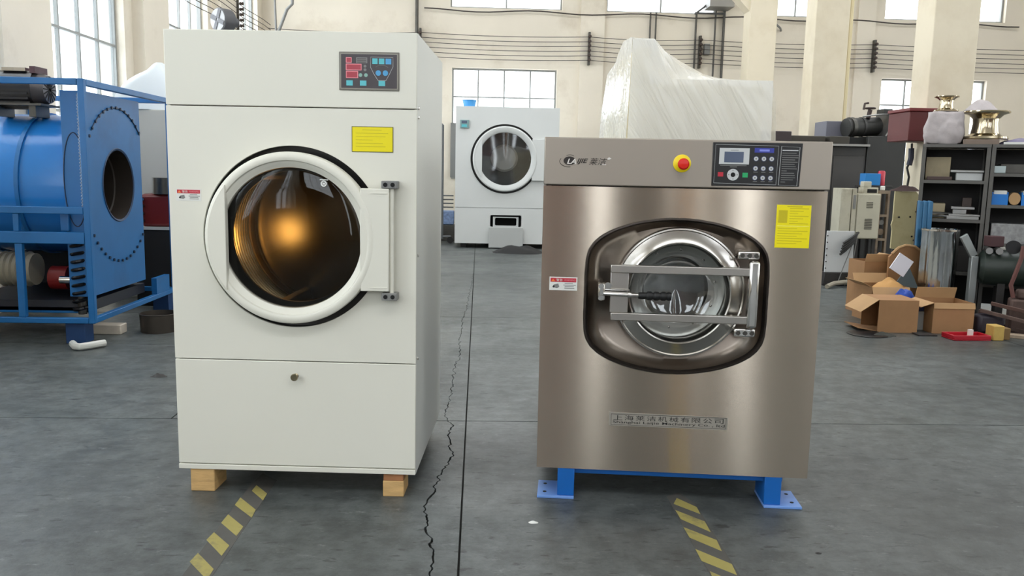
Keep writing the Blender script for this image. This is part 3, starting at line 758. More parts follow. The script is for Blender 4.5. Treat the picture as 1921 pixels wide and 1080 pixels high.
text('莱洁', bd, 'lettering', .173, .243, 1.3585, 1.3845, -.0116, MATS['badge_black'], shear=.3)
MB().prism([(.2415, 1.3815), (.250, 1.3885), (.260, 1.384), (.250, 1.3785)], -.0125, -.0112).build('letter_highlight', MATS['badge_silver'], bd, smooth=False)  # pale pieces stand for the white highlights at the end of the lettering
bx(.224, .240, -.0122, -.0116, 1.3585, 1.3615).build('letter_highlight', MATS['badge_silver'], bd, smooth=False)
# control panel
cp = MB().prism([(.6433, 1.453), (.9796, 1.4546), (.9754, 1.2913), (.6451, 1.2884)], -.0145, -.010).build('control_panel', BLACK, wa, bevel=.002)
U = lambda X, Y=250: .6437 + (X - (85 - (Y - 60) * .05)) / 800 * .334
V = lambda Y: 1.4535 - (Y - 62) / 390 * .1635
yk = -.0145
def key(X0, X1, Y0, Y1, mt, nm='key', dep=.001, par=None): 
    ym = (Y0 + Y1) / 2
    return bx(U(X0, ym), U(X1, ym), yk - dep, yk, V(Y1), V(Y0)).build(nm, mt, par or cp, smooth=False)
def disc(X, Y, r, mt, nm='key', dep=.0014, par=None): return MB().cyl((U(X, Y), yk - dep, V(Y)), (U(X, Y), yk, V(Y)), r / 800 * .334, 24).build(nm, mt, par or cp)
def frame_line(pts, nm='outline'): MB().tube([(U(X, Y), yk - .0003, V(Y)) for X, Y in pts], .0008, 5, closed=True).build(nm, LGREY, cp)
frame_line([(108, 82), (672, 88), (650, 437), (88, 430)]); frame_line([(698, 90), (862, 96), (838, 443), (672, 438)])
sc_ = key(139, 409, 113, 258, LGREY, 'display_bezel'); key(184, 357, 146, 242, LCD, 'screen', .0016, sc_)
key(240, 312, 130, 135, GREY, 'print_line', .0014, sc_)
key(146, 385, 268, 272, GREY, 'print_line', .0004); key(235, 298, 279, 285, GREY, 'print_line', .0004)
key(126, 174, 331, 371, RED, 'stop_key'); key(348, 396, 333, 375, GREEN, 'start_key')
dl = disc(262, 353, 53, LGREY, 'jog_dial'); disc(262, 353, 21, DARK, 'dial_center', .0022, dl)
for a in range(4): disc(262 + 38 * math.cos(a * PI / 2), 353 + 38 * math.sin(a * PI / 2), 5, GREY, 'dial_mark', .002, dl)
key(457, 630, 108, 150, NAVY, 'label_strip')
key(500, 590, 120, 138, mat('pale_blue_print', (130, 140, 220), .4), 'print_line', .0014)
for r_, yy in enumerate((205, 292, 377)):
    for cx in (470, 540, 610):
        kx = cx - 5 * r_
        kk = disc(kx, yy, 24, mat('key_ring', (60, 66, 104), .35), 'key', .0008); disc(kx, yy, 19, LGREY, 'key_cap', .0018, kk)
        disc(kx, yy, 8, GREY, 'key_symbol', .0022, kk)
        if r_: key(kx - 18, kx + 20, yy + 30, yy + 35, GREY, 'print_line', .0004)
key(706, 848, 121, 129, LGREY, 'print_line', .0005)
for i, (a, b) in enumerate(((705, 832), (705, 850), (703, 848), (703, 820), (702, 842), (700, 815), (700, 826), (700, 836), (698, 745), (697, 812), (696, 818), (694, 822), (694, 802), (692, 732))):
    key(a, b, 147 + i * 20, 152 + i * 20, GREY, 'print_line', .0004)
# yellow sticker
ys = MB().prism([(.9006, 1.2210), (1.0305, 1.2205), (1.0306, 1.0556), (.9002, 1.0556)], -.0012, 0).build('instruction_sticker', YEL, wa, smooth=False, label='tall yellow instruction sticker')
bx(.94, .997, -.0016, -.0012, 1.2128, 1.2160).build('print_line', YELD, ys, smooth=False)
for i in range(15):
    zz = 1.206 - i * .0096
    if i == 7: bx(.905, 1.026, -.0016, -.0012, zz, zz + .002).build('print_line', mat('sticker_pale', (244, 236, 120), .4), ys, smooth=False); continue
    bx(.908 if i > 7 else .95, 1.022 - .02 * ((i * 7) % 3), -.0016, -.0012, zz, zz + .0022).build('print_line', YELD, ys, smooth=False)
bx(.908, .942, -.0016, -.0012, 1.152, 1.20).build('diagram', YELD, ys, smooth=False)
warn_sticker(wa, .0326, .1432, .8637, .9168, 0)
# name plate
npl = MB().prism([(.2885, .3735), (.7625, .3685), (.7590, .3165), (.2900, .3185)], -.0018, 0).build('name_plate', mat('plate_aluminium', (176, 170, 160), .4, .6), wa, smooth=False)
INK = mat('plate_ink', (24, 22, 22), .5)
for a, b, c_, d in ((.296, .756, .3655, .3672), (.296, .754, .3215, .3228), (.296, .2975, .3228, .3655), (.7535, .755, .3228, .3655)):
    bx(a, b, -.0022, -.0018, c_, d).build('border_line', INK, npl, smooth=False)
for i, ch in enumerate('上海莱洁机械有限公司'):
    text(ch, npl, 'lettering', .306 + i * .0447, .306 + i * .0447 + .036, .3420, .3625, -.0022, INK)
text('Shanghai Laijie Machinery Co.', npl, 'lettering', .304, .690, .3255, .3392, -.0022, INK, bold=.003)
text(', ltd', npl, 'lettering', .700, .750, .326, .339, -.0022, INK, bold=.003)
# blue base
b_ = bx(.087, 1.0, .03, .09, .099, z0).build('base_beam', BLUEB, wa, bevel=.003)
bx(.087, 1.0, .88, .94, .099, z0).build('base_beam', BLUEB, wa, bevel=.003)
for xa, xb, pa, pb in ((.087, .156, .005, .156), (.923, .990, .923, 1.075)):
    for ya in (0.002, .80):
        lg = MB().box(xa, xb, ya, ya + .16, .011, z0).build('leg', BLUEB, wa, bevel=.003)
        fpl = bx(pa, pb, ya - .01, ya + .165, 0, .011).build('foot_plate', BLUEF, lg, bevel=.002)
        hx = .035 if pa < .5 else 1.045
        for yy in (ya + .035, ya + .125): MB().cyl((hx, yy, .0105), (hx, yy, .0118), .008, 12).build('bolt_hole', DARK, lg)
# ------------------------------------------------------------------ far white dryer
GLASSB = glass_mat('far_door_glass', (0.9, 0.92, 0.95), 0.10, 0.05, 0.7)
bd_ = thing('tumble_dryer', 'far large white dryer under the window with its lint flap hanging open', 'dryer', (-.405, 14.3, 0), 0)
W_, Dp, z1 = 1.755, 1.7, 2.395
BW = mat('far_dryer_enamel', (206, 208, 206), .4, var=.02, vscale=2)
m = MB()
m.box(0, .02, .02, Dp, .085, z1); m.box(W_ - .02, W_, .02, Dp, .085, z1); m.box(.02, W_ - .02, .02, Dp, z1 - .02, z1)
m.box(.02, W_ - .02, .02, Dp, .085, .105); m.box(.02, W_ - .02, Dp - .02, Dp, .105, z1 - .02)
m.build('cabinet_body', BW, bd_, smooth=False)
bc = (.841, 1.527)
MB().holed(0, W_, .70, z1, bc, lambda a: .585, 0, .018, 96).build('upper_panel', BW, bd_, smooth=False)
MB().holed(0, W_, .085, .694, (.875, .475), lambda a: min(.268 / max(abs(math.cos(a)), 1e-6), .10 / max(abs(math.sin(a)), 1e-6)), 0, .018, 96).build('lower_panel', BW, bd_, smooth=False)
MB().lathe([(.586, .004), (.586, .05), (.44, .05)], (bc[0], 0, bc[1]), 'y', 72).build('door_gasket', RUBBER, bd_)
do = MB().lathe([(.548, .01), (.548, -.05), (.53, -.062), (.49, -.06), (.45, -.04), (.44, -.02), (.46, .01)], (bc[0], 0, bc[1]), 'y', 96, closed=True).build('door', BW, bd_)
MB().lathe([(.445, -.026), (.2, -.036), (0, -.038)], (bc[0], 0, bc[1]), 'y', 64).build('glass', GLASSB, do)
seg = [(bc[0] + .50 * math.cos(a), bc[1] + .50 * math.sin(a)) for a in [PI - .68 + 1.36 * i / 20 for i in range(21)]]
MB().prism(seg, -.07, -.036).build('grip_plate', BW, do, bevel=.004)
bx(1.30, W_ - .01, -.05, 0, 1.17, 1.87).build('hinge_plate', BW, bd_, bevel=.006)
d = MB().lathe([(.44, .06), (.62, .09), (.62, 1.2), (0, 1.2)], (bc[0], 0, bc[1]), 'y', 64).build('drum', mat('far_drum_steel', (110, 112, 112), .3, 1.0, var=.2, vscale=6), bd_)
MB().lathe([(0, .30), (.2, .31), (.235, .34), (.235, 1.2)], (bc[0], 0, bc[1] + .02), 'y', 40).build('pale_disc', mat('off_white_disc', (226, 222, 210), .5), d)  # off-white disc ahead of the drum's back wall
for k in range(3):
    MB().prism([(-.08, 0), (.08, 0), (.02, .13), (-.02, .13)], .12, 1.15).build('lifter', STEELP, d).matrix_local = Matrix.Translation((bc[0], 0, bc[1])) @ Matrix.Rotation(.5 + k * 2 * PI / 3, 4, 'Y') @ Matrix.Translation((0, 0, -.622))
ct = bx(.075, .225, -.03, 0, 2.03, 2.165).build('controller', mat('controller_green_grey', (120, 150, 150), .4), bd_, bevel=.004)
bx(.10, .19, -.033, -.03, 2.11, 2.15).build('screen', LCD, ct); bx(.10, .19, -.033, -.03, 2.05, 2.09).build('key_row', CYAN, ct)
lo_ = MB(); lo_.holed(.655, 1.095, .375, .545, (.875, .46), lambda a: min(.185 / max(abs(math.cos(a)), 1e-6), .066 / max(abs(math.sin(a)), 1e-6)), .03, .05, 48)
lo_.build('lint_frame', LGREY, bd_, smooth=False)
bx(.62, 1.13, .3, .32, .35, .6).build('lint_screen', DARK, bd_)
MB().box(0, .586, -.012, 0, -.345, 0, Matrix.Translation((.586, -.02, .362)) @ Matrix.Rotation(-.10, 4, 'X')).build('lint_flap', mat('flap_grey', (168, 170, 168), .4), bd_, bevel=.003)
for xx in (.1, W_ - .2):
    for yy in (.12, Dp - .25): bx(xx, xx + .1, yy, yy + .1, 0, .085).build('foot', RUBBER, bd_)
tag(MB().lathe([(0, 2.395), (.095, 2.395), (.118, 2.50), (.124, 2.502), (.124, 2.508), (.112, 2.508), (.09, 2.40), (0, 2.40)], (-.18, 14.45, 0), 'z', 32).build('bucket', mat('sky_blue_plastic', (84, 168, 236), .4)),
    'small sky-blue plastic basin on top of the far dryer', 'basin')
# dark cloth on the floor
def blob(name, cx, cy, rx, ry, h, material, seed, n=20, z0=0.0, power=1.6, lump=.45):
    m_ = MB(); vs = []; fs = []
    R = 7
    for k in range(R + 1):
        s_ = k / R
        for i in range(n):
            a = 2 * PI * i / n
            w = 1 + .25 * mnoise.noise((math.cos(a) * 1.7 + seed, math.sin(a) * 1.7, seed))
            x, y = rx * s_ * w * math.cos(a), ry * s_ * w * math.sin(a)
            z = h * (1 - s_ ** power) * (1 + lump * mnoise.noise((x * 5 / max(rx, .05) * .4 + seed, y * 5 / max(ry, .05) * .4, seed * 2)))
            vs.append((cx + x, cy + y, z0 + max(0.0015, z)))
    for k in range(R):
        for i in range(n):
            j = (i + 1) % n; fs.append((k * n + i, k * n + j, (k + 1) * n + j, (k + 1) * n + i))
    b0 = len(vs)
    for i in range(n): v = vs[R * n + i]; vs.append((v[0], v[1], z0))
    for i in range(n): j = (i + 1) % n; fs.append((R * n + i, R * n + j, b0 + j, b0 + i))
    fs.append(tuple(range(b0 + n - 1, b0 - 1, -1)))
    return m_.add(vs, fs).build(name, material)
tag(blob('floor_cloth', .68, 13.6, .46, .22, .13, mat('charcoal_cloth', (40, 40, 40), .9, bump=.4, bscale=20), 3.3), 'crumpled charcoal cloth on the floor in front of the far dryer', 'cloth')
# trolley stand and panel beside the far dryer
t = thing('pole_trolley', 'slim grey pole stand on small wheels beside the far dryer', 'stand', (-.66, 15.2, 0))
PG = mat('pole_grey', (100, 102, 104), .4, .5)
MB().tube([(0, 0, .08), (0, 0, 2.12), (-.03, 0, 2.14), (-.1, 0, 2.14)], .022, 8).build('pole', PG, t)
MB().tube([(-.1, 0, .12), (.16, 0, .12)], .02, 8).build('base_bar', PG, t)
for xx in (-.1, .15): MB().cyl((xx, -.02, .06), (xx, .02, .06), .06, 14).build('wheel', RUBBER, t)
for zz in (.65, .72, .79, .86): MB().tube([(-.2, .1, zz), (.2, .1, zz)], .011, 6).build('rung', PG, t)
tag(bx(-.72, -.46, 15.7, 16.0, .30, .56).build('blue_crate', mat('muted_blue_bundle', (120, 140, 176), .6, var=.3, vscale=20), bevel=.02), 'muted blue bundle behind the pole stand by the far dryer', 'bundle')
tag(bx(-.74, -.44, 15.68, 16.02, 0, .30).build('low_case', DARKSTEEL, bevel=.01), 'low dark case under the muted blue bundle', 'case')
tag(bx(-.57, -.45, 16.35, 16.45, 1.18, 2.24).build('wall_panel', mat('grey_board', (118, 118, 116), .6), bevel=.004), 'narrow upright grey board between the far dryer and the wall', 'board')
bpy.data.objects['wall_panel'].location = (0, 0.25, 0)

# ------------------------------------------------------------------ blue extractor machine
bm_ = thing('extractor_machine', 'large blue industrial machine with drum, round opening and tube frame', 'machine', (0, 0, 0))
XA, XB, YA, YC, Z0, Z1 = -4.0, -2.79, 6.1, 7.75, .16, 1.912
def beam(x0, x1, y0, y1, za, zb, nm='beam'): return bx(x0, x1, y0, y1, za, zb).build(nm, BLUE, bm_, bevel=.004)
for (x, y) in ((XB, YA), (XB, YC), (XA, YA), (XA, YC)): beam(x - .045, x, y, y + .045, Z0, Z1, 'post')
e = .0475
for y in (YA, YC):
    beam(XA, XB - e, y, y + .045, 1.867, Z1); beam(XA, XB - e, y, y + .045, Z0, .20)
beam(XA, XB - e, YA, YA + .045, .958, 1.008); beam(XA, XB - e, YA, YA + .05, .743, .826)
for x in (XB, XA + .045):
    beam(x - .045, x, YA + .047, YC - .002, 1.867, Z1); beam(x - .045, x, YA + .047, YC - .002, Z0, .20)
beam(-3.335, -3.285, YA + .004, YA + .045, .202, .741, 'post')
beam(-3.34, -3.30, YA + .01, YA + .045, .828, .956, 'post')
beam(XA, -2.95, YA + .2, YA + .26, .202, .25); beam(-3.05, -2.99, YA + .1, YA + .16, .828, .956)
# housing with round opening (facing the aisle)
hs = MB()
m2 = MB().holed(6.23, 7.23, .34, 1.838, (6.775, 1.155), lambda a: .272, 0, .16, 96)
m2.v = [(-2.86 - y, x, z) for x, y, z in m2.v]
hs_o = m2.build('housing', BLUE, bm_, bevel=.004)
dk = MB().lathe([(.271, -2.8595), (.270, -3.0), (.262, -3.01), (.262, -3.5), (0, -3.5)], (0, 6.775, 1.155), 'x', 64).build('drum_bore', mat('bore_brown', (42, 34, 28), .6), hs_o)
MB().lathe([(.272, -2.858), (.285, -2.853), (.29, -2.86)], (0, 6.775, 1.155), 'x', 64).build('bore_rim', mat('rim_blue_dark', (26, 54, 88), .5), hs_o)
for k in range(48):
    a = 2 * PI * k / 48; yy, zz = 6.775 + .6 * math.cos(a), 1.155 + .6 * math.sin(a)
    if 6.27 < yy < 7.2: MB().cyl((-2.86, yy, zz), (-2.848, yy, zz), .012, 6).build('bolt', mat('bolt_dark', (22, 40, 66), .4), hs_o)
MB().tube([(-2.858, 6.775 + .6 * math.cos(a), 1.155 + .6 * math.sin(a)) for a in [.75 + (PI - 1.5) * i / 24 for i in range(25)]], .005, 5).build('seam', MATS['bolt_dark'], hs_o)
MB().tube([(-2.94 - .16 * math.cos(a) * .5, 6.228, 1.2 + .34 * math.sin(a)) for a in [-PI / 2 + 2 * PI * i / 40 for i in range(40)]], .004, 5, closed=True).build('seam', MATS['bolt_dark'], hs_o)
MB().lathe([(.535, -3.022), (.535, -3.98), (0, -3.98)], (0, 6.775, 1.155), 'x', 64).build('drum_shell', mat('blue_gloss', (40, 118, 190), .22, var=.04, vscale=4), bm_)
for x in (-3.35, -3.7): MB().lathe([(.537, x), (.55, x), (.55, x - .03), (.537, x - .03)], (0, 6.775, 1.155), 'x', 64, closed=True).build('drum_band', BLUE, bm_)
# motor on top
mt = MB().cyl((-3.44, 6.5, 1.86), (-3.11, 6.5, 1.86), .135, 28).build('motor', mat('motor_black', (26, 25, 28), .3), bm_)
MB().cyl((-3.11, 6.5, 1.86), (-3.03, 6.5, 1.86), .13, 28, .1).build('fan_cover', mat('fan_cover_grey', (96, 92, 92), .35, .6), mt)
for k in range(8):
    a = k * PI / 8
    MB().box(-.001, .004, -.095, .095, -.004, .004, Matrix.Translation((-3.031, 6.5, 1.86)) @ Matrix.Rotation(a, 4, 'X')).build('fan_slot', DARK, mt)
bx(-3.33, -3.16, 6.42, 6.52, 1.985, 2.01).build('terminal_plate', CHROME, mt)
bx(-3.12, -3.08, 6.4, 6.58, 1.97, 2.02).build('bracket', mat('plum_steel', (70, 40, 48), .5), mt)
for k in range(10):
    zz = 1.86 + .137 * math.sin(PI + .25 + k * .28); yy = 6.5 + .137 * math.cos(PI + .25 + k * .28)
    bx(-3.42, -3.13, yy - .003, yy + .003, zz - .012, zz + .004).build('fin', MATS['motor_black'], mt)
for x in (-3.40, -3.14): bx(x, x + .05, 6.4, 6.6, 1.655, 1.75).build('motor_foot', DARKSTEEL, mt)
bx(-3.46, -3.03, 6.36, 6.64, 1.735, 1.75).build('motor_plate', DARKSTEEL, mt)
for o in [mt]: o.location = (-.19, 0, 0)
# ribbed conduit on the housing edge
MB().tube([(-2.885 + .006 * math.sin(i * 2.1), 6.215, 1.82 - i * .008) for i in range(104)], .009, 5).build('ribbed_conduit', mat('conduit_grey_blue', (120, 138, 160), .5), bm_)
# damper spring
n = 160
MB().tube([(-2.955 + .055 * math.cos(2 * PI * 9 * i / n), 6.27 + .055 * math.sin(2 * PI * 9 * i / n), .205 + .53 * i / n) for i in range(n + 1)], .014, 6).build('spring', mat('spring_black', (24, 24, 26), .25, .6), bm_)
MB().cyl((-2.955, 6.27, .202), (-2.955, 6.27, .742), .03, 12).build('damper_rod', DARKSTEEL, bm_)
MB().cyl((-3.10, 6.26, .46), (-3.01, 6.26, .46), .028, 14).build('air_cylinder', CHROME, bm_)
MB().cyl((-3.25, 6.45, .45), (-3.12, 6.45, .45), .09, 20).build('red_pulley', mat('pulley_red', (120, 24, 22), .4), bm_)
MB().cyl((-3.6, 6.4, .52), (-3.34, 6.4, .52), .12, 20).build('drive_motor', mat('motor_beige', (150, 142, 124), .5), bm_)
for k in range(5): MB().lathe([(.12, -3.58 + .045 * k), (.135, -3.57 + .045 * k), (.12, -3.56 + .045 * k)], (0, 6.4, .52), 'x', 20).build('cooling_fin', MATS['motor_beige'], bm_)
bx(-3.9, -2.9, 6.3, 7.3, .22, .30).build('sump', mat('sump_dark', (34, 36, 44), .5), bm_)
bx(-3.9, -3.05, 7.25, 7.35, .30, .95).build('rear_guard', mat('guard_dark', (26, 30, 36), .6), bm_)
for (x, y) in ((-3.03, 6.15), (-3.9, 6.15), (-2.95, 7.6), (-3.9, 7.6)): bx(x, x + .14, y, y + .14, 0, .158).build('foot', mat('foot_blue', (22, 58, 104), .5), bm_, bevel=.004)
bx(-2.84, -2.795, 7.3, 7.6, .202, .34).build('stay', BLUE, bm_)
# red machine behind it
rm_ = thing('gearbox_unit', 'dark red gearbox on a black stand behind the blue machine', 'machine', (-2.95, 8.02, 0))
bx(-.25, .25, -.15, .25, 0, .72).build('stand', mat('stand_black', (30, 29, 30), .6), rm_, bevel=.01)
bx(-.2, .24, -.12, .2, .745, 1.05).build('gearbox', mat('gearbox_red', (110, 30, 30), .4), rm_, bevel=.03)
bx(-.26, .26, -.16, .26, .72, .745).build('plate', LGREY, rm_)
for zz in (.80, .87, .94, 1.0): MB().cyl((-.17, -.15, zz), (-.17, -.12, zz), .018, 8).build('bolt', CHROME, rm_)
MB().cyl((0, -.05, 1.05), (0, -.05, 1.2), .1, 16).build('filler_neck', DARKSTEEL, rm_)
# things near the floor there
tag(bx(-3.03, -2.78, 6.5, 6.62, 0, .075).build('stone_block', mat('pale_stone', (196, 186, 172), .85, var=.08, vscale=14), bevel=.006), 'pale stone block under the blue machine frame', 'block')
tag(MB().lathe([(0, 0), (.14, 0), (.145, .14), (.15, .145), (.14, .148), (.135, .012), (0, .012)], (-2.55, 6.68, 0), 'z', 36).build('metal_pan', mat('sooty_tin', (74, 68, 62), .45, .6)), 'round sooty metal pan on the floor behind the dryer', 'pan')
tag(blob('rag', -2.24, 6.74, .10, .09, .12, mat('rust_rag', (92, 48, 40), .9), 8.1), 'rust-coloured rag beside the round metal pan', 'rag')
tag(MB().tube([(-2.92, 6.02, .028), (-2.86, 5.93, .028), (-2.82, 5.92, .028), (-2.78, 5.96, .028), (-2.71, 6.06, .028)], .026, 10).build('pipe_elbow', mat('pipe_white', (206, 206, 200), .4)), 'short bent white pipe piece on the floor before the blue machine', 'pipe')
# covered object by the wall
tag(blob('plastic_sheet_bundle', -3.25, 8.7, .42, .35, .42, mat('cloudy_sheet', (214, 222, 228), .35, bump=.3, bscale=8), 5.4, 28, 1.85, 2.4, .3), 'cloudy plastic-covered heap behind the blue frame', 'covered heap')
tag(bx(-3.65, -2.85, 8.38, 9.0, 0, 1.85).build('steel_locker', mat('locker_pale', (190, 190, 184), .5), bevel=.008), 'pale tall cabinet carrying the plastic-covered heap', 'cabinet')

# ------------------------------------------------------------------ machine wrapped in plastic sheeting
def plastic_mat():
    m_ = bpy.data.materials.new('milky_plastic_film'); m_.use_nodes = True
    N = m_.node_tree.nodes; L = m_.node_tree.links; b = N['Principled BSDF']; out = N['Material Output']
    b.inputs['Base Color'].default_value = (.95, .945, .91, 1); b.inputs['Roughness'].default_value = .16; b.inputs['Specular IOR Level'].default_value = .7
    tr = N.new('ShaderNodeBsdfTransparent'); tl = N.new('ShaderNodeBsdfTranslucent'); tl.inputs['Color'].default_value = (.9, .9, .9, 1)
    tc = N.new('ShaderNodeTexCoord'); mr_ = N.new('ShaderNodeMapping'); mr_.inputs['Rotation'].default_value = (0, .52, 0)
    mp = N.new('ShaderNodeMapping'); mp.inputs['Scale'].default_value = (9, 5, .9)
    L.new(tc.outputs['Object'], mr_.inputs['Vector']); L.new(mr_.outputs[0], mp.inputs['Vector'])
    n0 = N.new('ShaderNodeTexNoise'); n0.inputs['Scale'].default_value = 1.3; n0.inputs['Detail'].default_value = 3; n0.inputs['Distortion'].default_value = .6; L.new(mp.outputs[0], n0.inputs['Vector'])
    s1_ = N.new('ShaderNodeMath'); s1_.operation = 'SUBTRACT'; s1_.inputs[1].default_value = .5; L.new(n0.outputs['Fac'], s1_.inputs[0])
    s2_ = N.new('ShaderNodeMath'); s2_.operation = 'ABSOLUTE'; L.new(s1_.outputs[0], s2_.inputs[0])
    nz = N.new('ShaderNodeMath'); nz.operation = 'POWER'; nz.inputs[1].default_value = .6; L.new(s2_.outputs[0], nz.inputs[0])
    bp = N.new('ShaderNodeBump'); bp.inputs['Strength'].default_value = .5; bp.inputs['Distance'].default_value = .03
    L.new(nz.outputs[0], bp.inputs['Height']); L.new(bp.outputs['Normal'], b.inputs['Normal'])
    m1 = N.new('ShaderNodeMixShader'); m1.inputs[0].default_value = .15; L.new(b.outputs[0], m1.inputs[1]); L.new(tl.outputs[0], m1.inputs[2])
    m2_ = N.new('ShaderNodeMixShader'); m2_.inputs[0].default_value = .34; L.new(m1.outputs[0], m2_.inputs[1]); L.new(tr.outputs[0], m2_.inputs[2])
    L.new(m2_.outputs[0], out.inputs['Surface'])
    return m_
wm = thing('wrapped_machine', 'machine shrouded in milky plastic sheeting behind the steel washer', 'machine', (0, 0, 0))
INNER = mat('inner_cream_panel', (232, 220, 188), .5)
m = MB(); m.box(1.12, 2.04, 6.06, 7.6, 0.0, 1.97); mb_ = m.build('body', INNER, wm, bevel=.01)
m = MB(); m.prism([(1.12, 1.972), (1.21, 1.972), (1.21, 2.22), (1.12, 2.22)], 6.06, 7.0); m.build('control_head', INNER, wm, bevel=.01)
secs = [  # y, [(x,z)...] left foot, left shoulder, peak left, peak right, sag points, right edge, right foot
    (6.00, [(1.03, .05), (1.045, 1.3), (1.06, 1.9), (1.067, 2.266), (1.222, 2.26), (1.285, 2.125), (1.348, 1.996), (1.55, 1.997), (1.8, 2.0), (2.085, 2.003), (2.115, 1.85), (2.13, 1.3), (2.15, .05)]),
    (6.06, [(1.03, .05), (1.045, 1.3), (1.06, 1.9), (1.067, 2.285), (1.235, 2.28), (1.32, 2.19), (1.43, 2.09), (1.6, 2.03), (1.82, 2.012), (2.09, 2.008), (2.125, 1.85), (2.15, 1.3), (2.17, .05)]),
    (6.45, [(1.03, .05), (1.05, 1.3), (1.06, 1.9), (1.075, 2.31), (1.28, 2.315), (1.40, 2.25), (1.52, 2.18), (1.70, 2.09), (1.88, 2.045), (2.11, 2.03), (2.15, 1.85), (2.18, 1.3), (2.2, .05)]),
    (6.95, [(1.06, .05), (1.075, 1.3), (1.09, 1.9), (1.12, 2.30), (1.28, 2.32), (1.40, 2.25), (1.52, 2.18), (1.7, 2.10), (1.9, 2.06), (2.12, 2.04), (2.17, 1.85), (2.2, 1.3), (2.22, .05)]),
    (7.10, [(1.02, .05), (1.05, 1.3), (1.09, 1.9), (1.125, 2.25), (1.28, 2.26), (1.40, 2.2), (1.52, 2.15), (1.7, 2.08), (1.9, 2.05), (2.12, 2.03), (2.18, 1.85), (2.22, 1.3), (2.24, .05)]),
    (7.75, [(1.04, .05), (1.07, 1.3), (1.12, 1.9), (1.16, 2.21), (1.3, 2.22), (1.42, 2.18), (1.54, 2.12), (1.7, 2.06), (1.9, 2.04), (2.14, 2.01), (2.2, 1.8), (2.25, 1.3), (2.3, .05)])]
def refine(row, n):
    out_ = []
    for (a, b), (c_, d) in zip(row, row[1:]):
        for k in range(n): s_ = k / n; out_.append((a + (c_ - a) * s_, b + (d - b) * s_))
    return out_ + [row[-1]]
rows = []
for (ya, ra), (yb, rb) in zip(secs, secs[1:]):
    nn = max(1, int((yb - ya) / .06))
    A_, B_ = refine(ra, 8), refine(rb, 8)
    for k in range(nn):
        s_ = k / nn; rows.append((ya + (yb - ya) * s_, [(p[0] + (q[0] - p[0]) * s_, p[1] + (q[1] - p[1]) * s_) for p, q in zip(A_, B_)]))
rows.append((secs[-1][0], refine(secs[-1][1], 8)))
vs = []; fs = []; npt = len(rows[0][1])
for y, row in rows:
    for x, z in row:
        w = .022 * mnoise.noise((x * 2 + z * 1.2, y * 4, z * 1.1)) * (1 if z < 1.9 else .5)
        vs.append((x + w * (1 if x > 1.6 else -1), y, z + .3 * w))
for k in range(len(rows) - 1):
    for i in range(npt - 1): fs.append((k * npt + i, k * npt + i + 1, (k + 1) * npt + i + 1, (k + 1) * npt + i))
# front curtain of the sheet with folds
NC = 26; zlow = .05
top = rows[0][1]; base = len(vs); NX = 46
front_top = lambda x: (2.266 if x < 1.222 else (2.26 - (x - 1.222) / .126 * .264 if x < 1.348 else 1.996 + (x - 1.348) * .0095))
for j in range(NC + 1):
    for i in range(NX + 1):
        s_ = i / NX; tj = j / NC
        xt = 1.067 + (2.085 - 1.067) * s_; zt = front_top(xt)
        z = zt + (zlow - zt) * tj
        x = xt + (s_ - .5) * .09 * tj
        dy = .05 * tj * 0.4 + .035 * mnoise.noise((x * 7 + z * 2.6, 3.1, z * .8)) * min(1, tj * 5) * min(1, (1 - abs(2 * s_ - 1)) * 6)
        vs.append((x, 5.995 - dy, z))
for j in range(NC):
    for i in range(NX): a = base + j * (NX + 1) + i; fs.append((a, a + NX + 1, a + NX + 2, a + 1))
sh = MB().add(vs, fs).build('plastic_sheet', plastic_mat(), wm, label='milky translucent plastic sheet with diagonal folds')
# ------------------------------------------------------------------ shelving on the far side
SH = mat('shelf_grey', (92, 90, 86), .55, var=.06, vscale=6)
SHD = mat('shelf_dark', (44, 41, 40), .6)
before = set(bpy.data.objects)
def shelf(label, x0, x1, levels, y0=8.0, y1=8.5):
    t = thing('shelf_unit', label, 'shelf', (0, 0, 0), group='steel shelf units')
    for x in (x0, x1 - .04):
        for y in (y0, y1 - .04): bx(x, x + .04, y, y + .04, 0, levels[0] - .03).build('post', SH, t, smooth=False)
    for z in levels: bx(x0, x1, y0 - .005, y1, z - .03, z).build('shelf_board', SH, t, smooth=False)
    bx(x0 + .04, x1 - .04, y1 - .012, y1 - .002, .1, levels[0] - .031).build('back_sheet', SHD, t, smooth=False)
    for x in (x0 + .012, x1 - .022):
        bx(x, x + .008, y0 + .042, y1 - .042, .1, levels[0] - .031).build('side_sheet', SHD, t, smooth=False)
    return t
shelf('grey steel shelf unit under the chrome flanges', 4.29, 4.985, [1.668, 1.325, .955, .45])
shelf('grey steel shelf unit holding the blue bins', 4.995, 6.1, [1.668, 1.40, 1.105, .74, .35])
# flanges and bags on top
FL = mat('golden_polished_steel', (190, 178, 152), .14, 1.0)
def flange(label, x, y, z, s=1.0, tilt=0.0):
    prof = [(0, 0), (.2, 0), (.205, .012), (.2, .03), (.15, .04), (.125, .06), (.118, .10), (.11, .16), (.115, .2), (.15, .235), (.2, .25), (.205, .262), (.2, .272), (.1, .275), (.095, .1), (0, .1)]
    o = MB().lathe([(r * s, h * s) for r, h in prof], (0, 0, 0), 'z', 48).build('chrome_flange', FL)
    o.location = (x, y, z); o.rotation_euler = (0, tilt, 0)
    return tag(o, label, 'flange', 'polished flanges on the shelf')
tag(bx(4.70, 5.06, 8.04, 8.4, 1.668, 1.715).build('flat_box', mat('taupe_board', (128, 112, 100), .7), bevel=.004), 'flat taupe box under the polished flanges', 'box')
flange('upright polished spool-shaped flange on the flat taupe box', 4.92, 8.24, 1.716, 1.0)
flange('small polished flange ring on top of the grey sack', 4.50, 8.27, 1.99, .55)
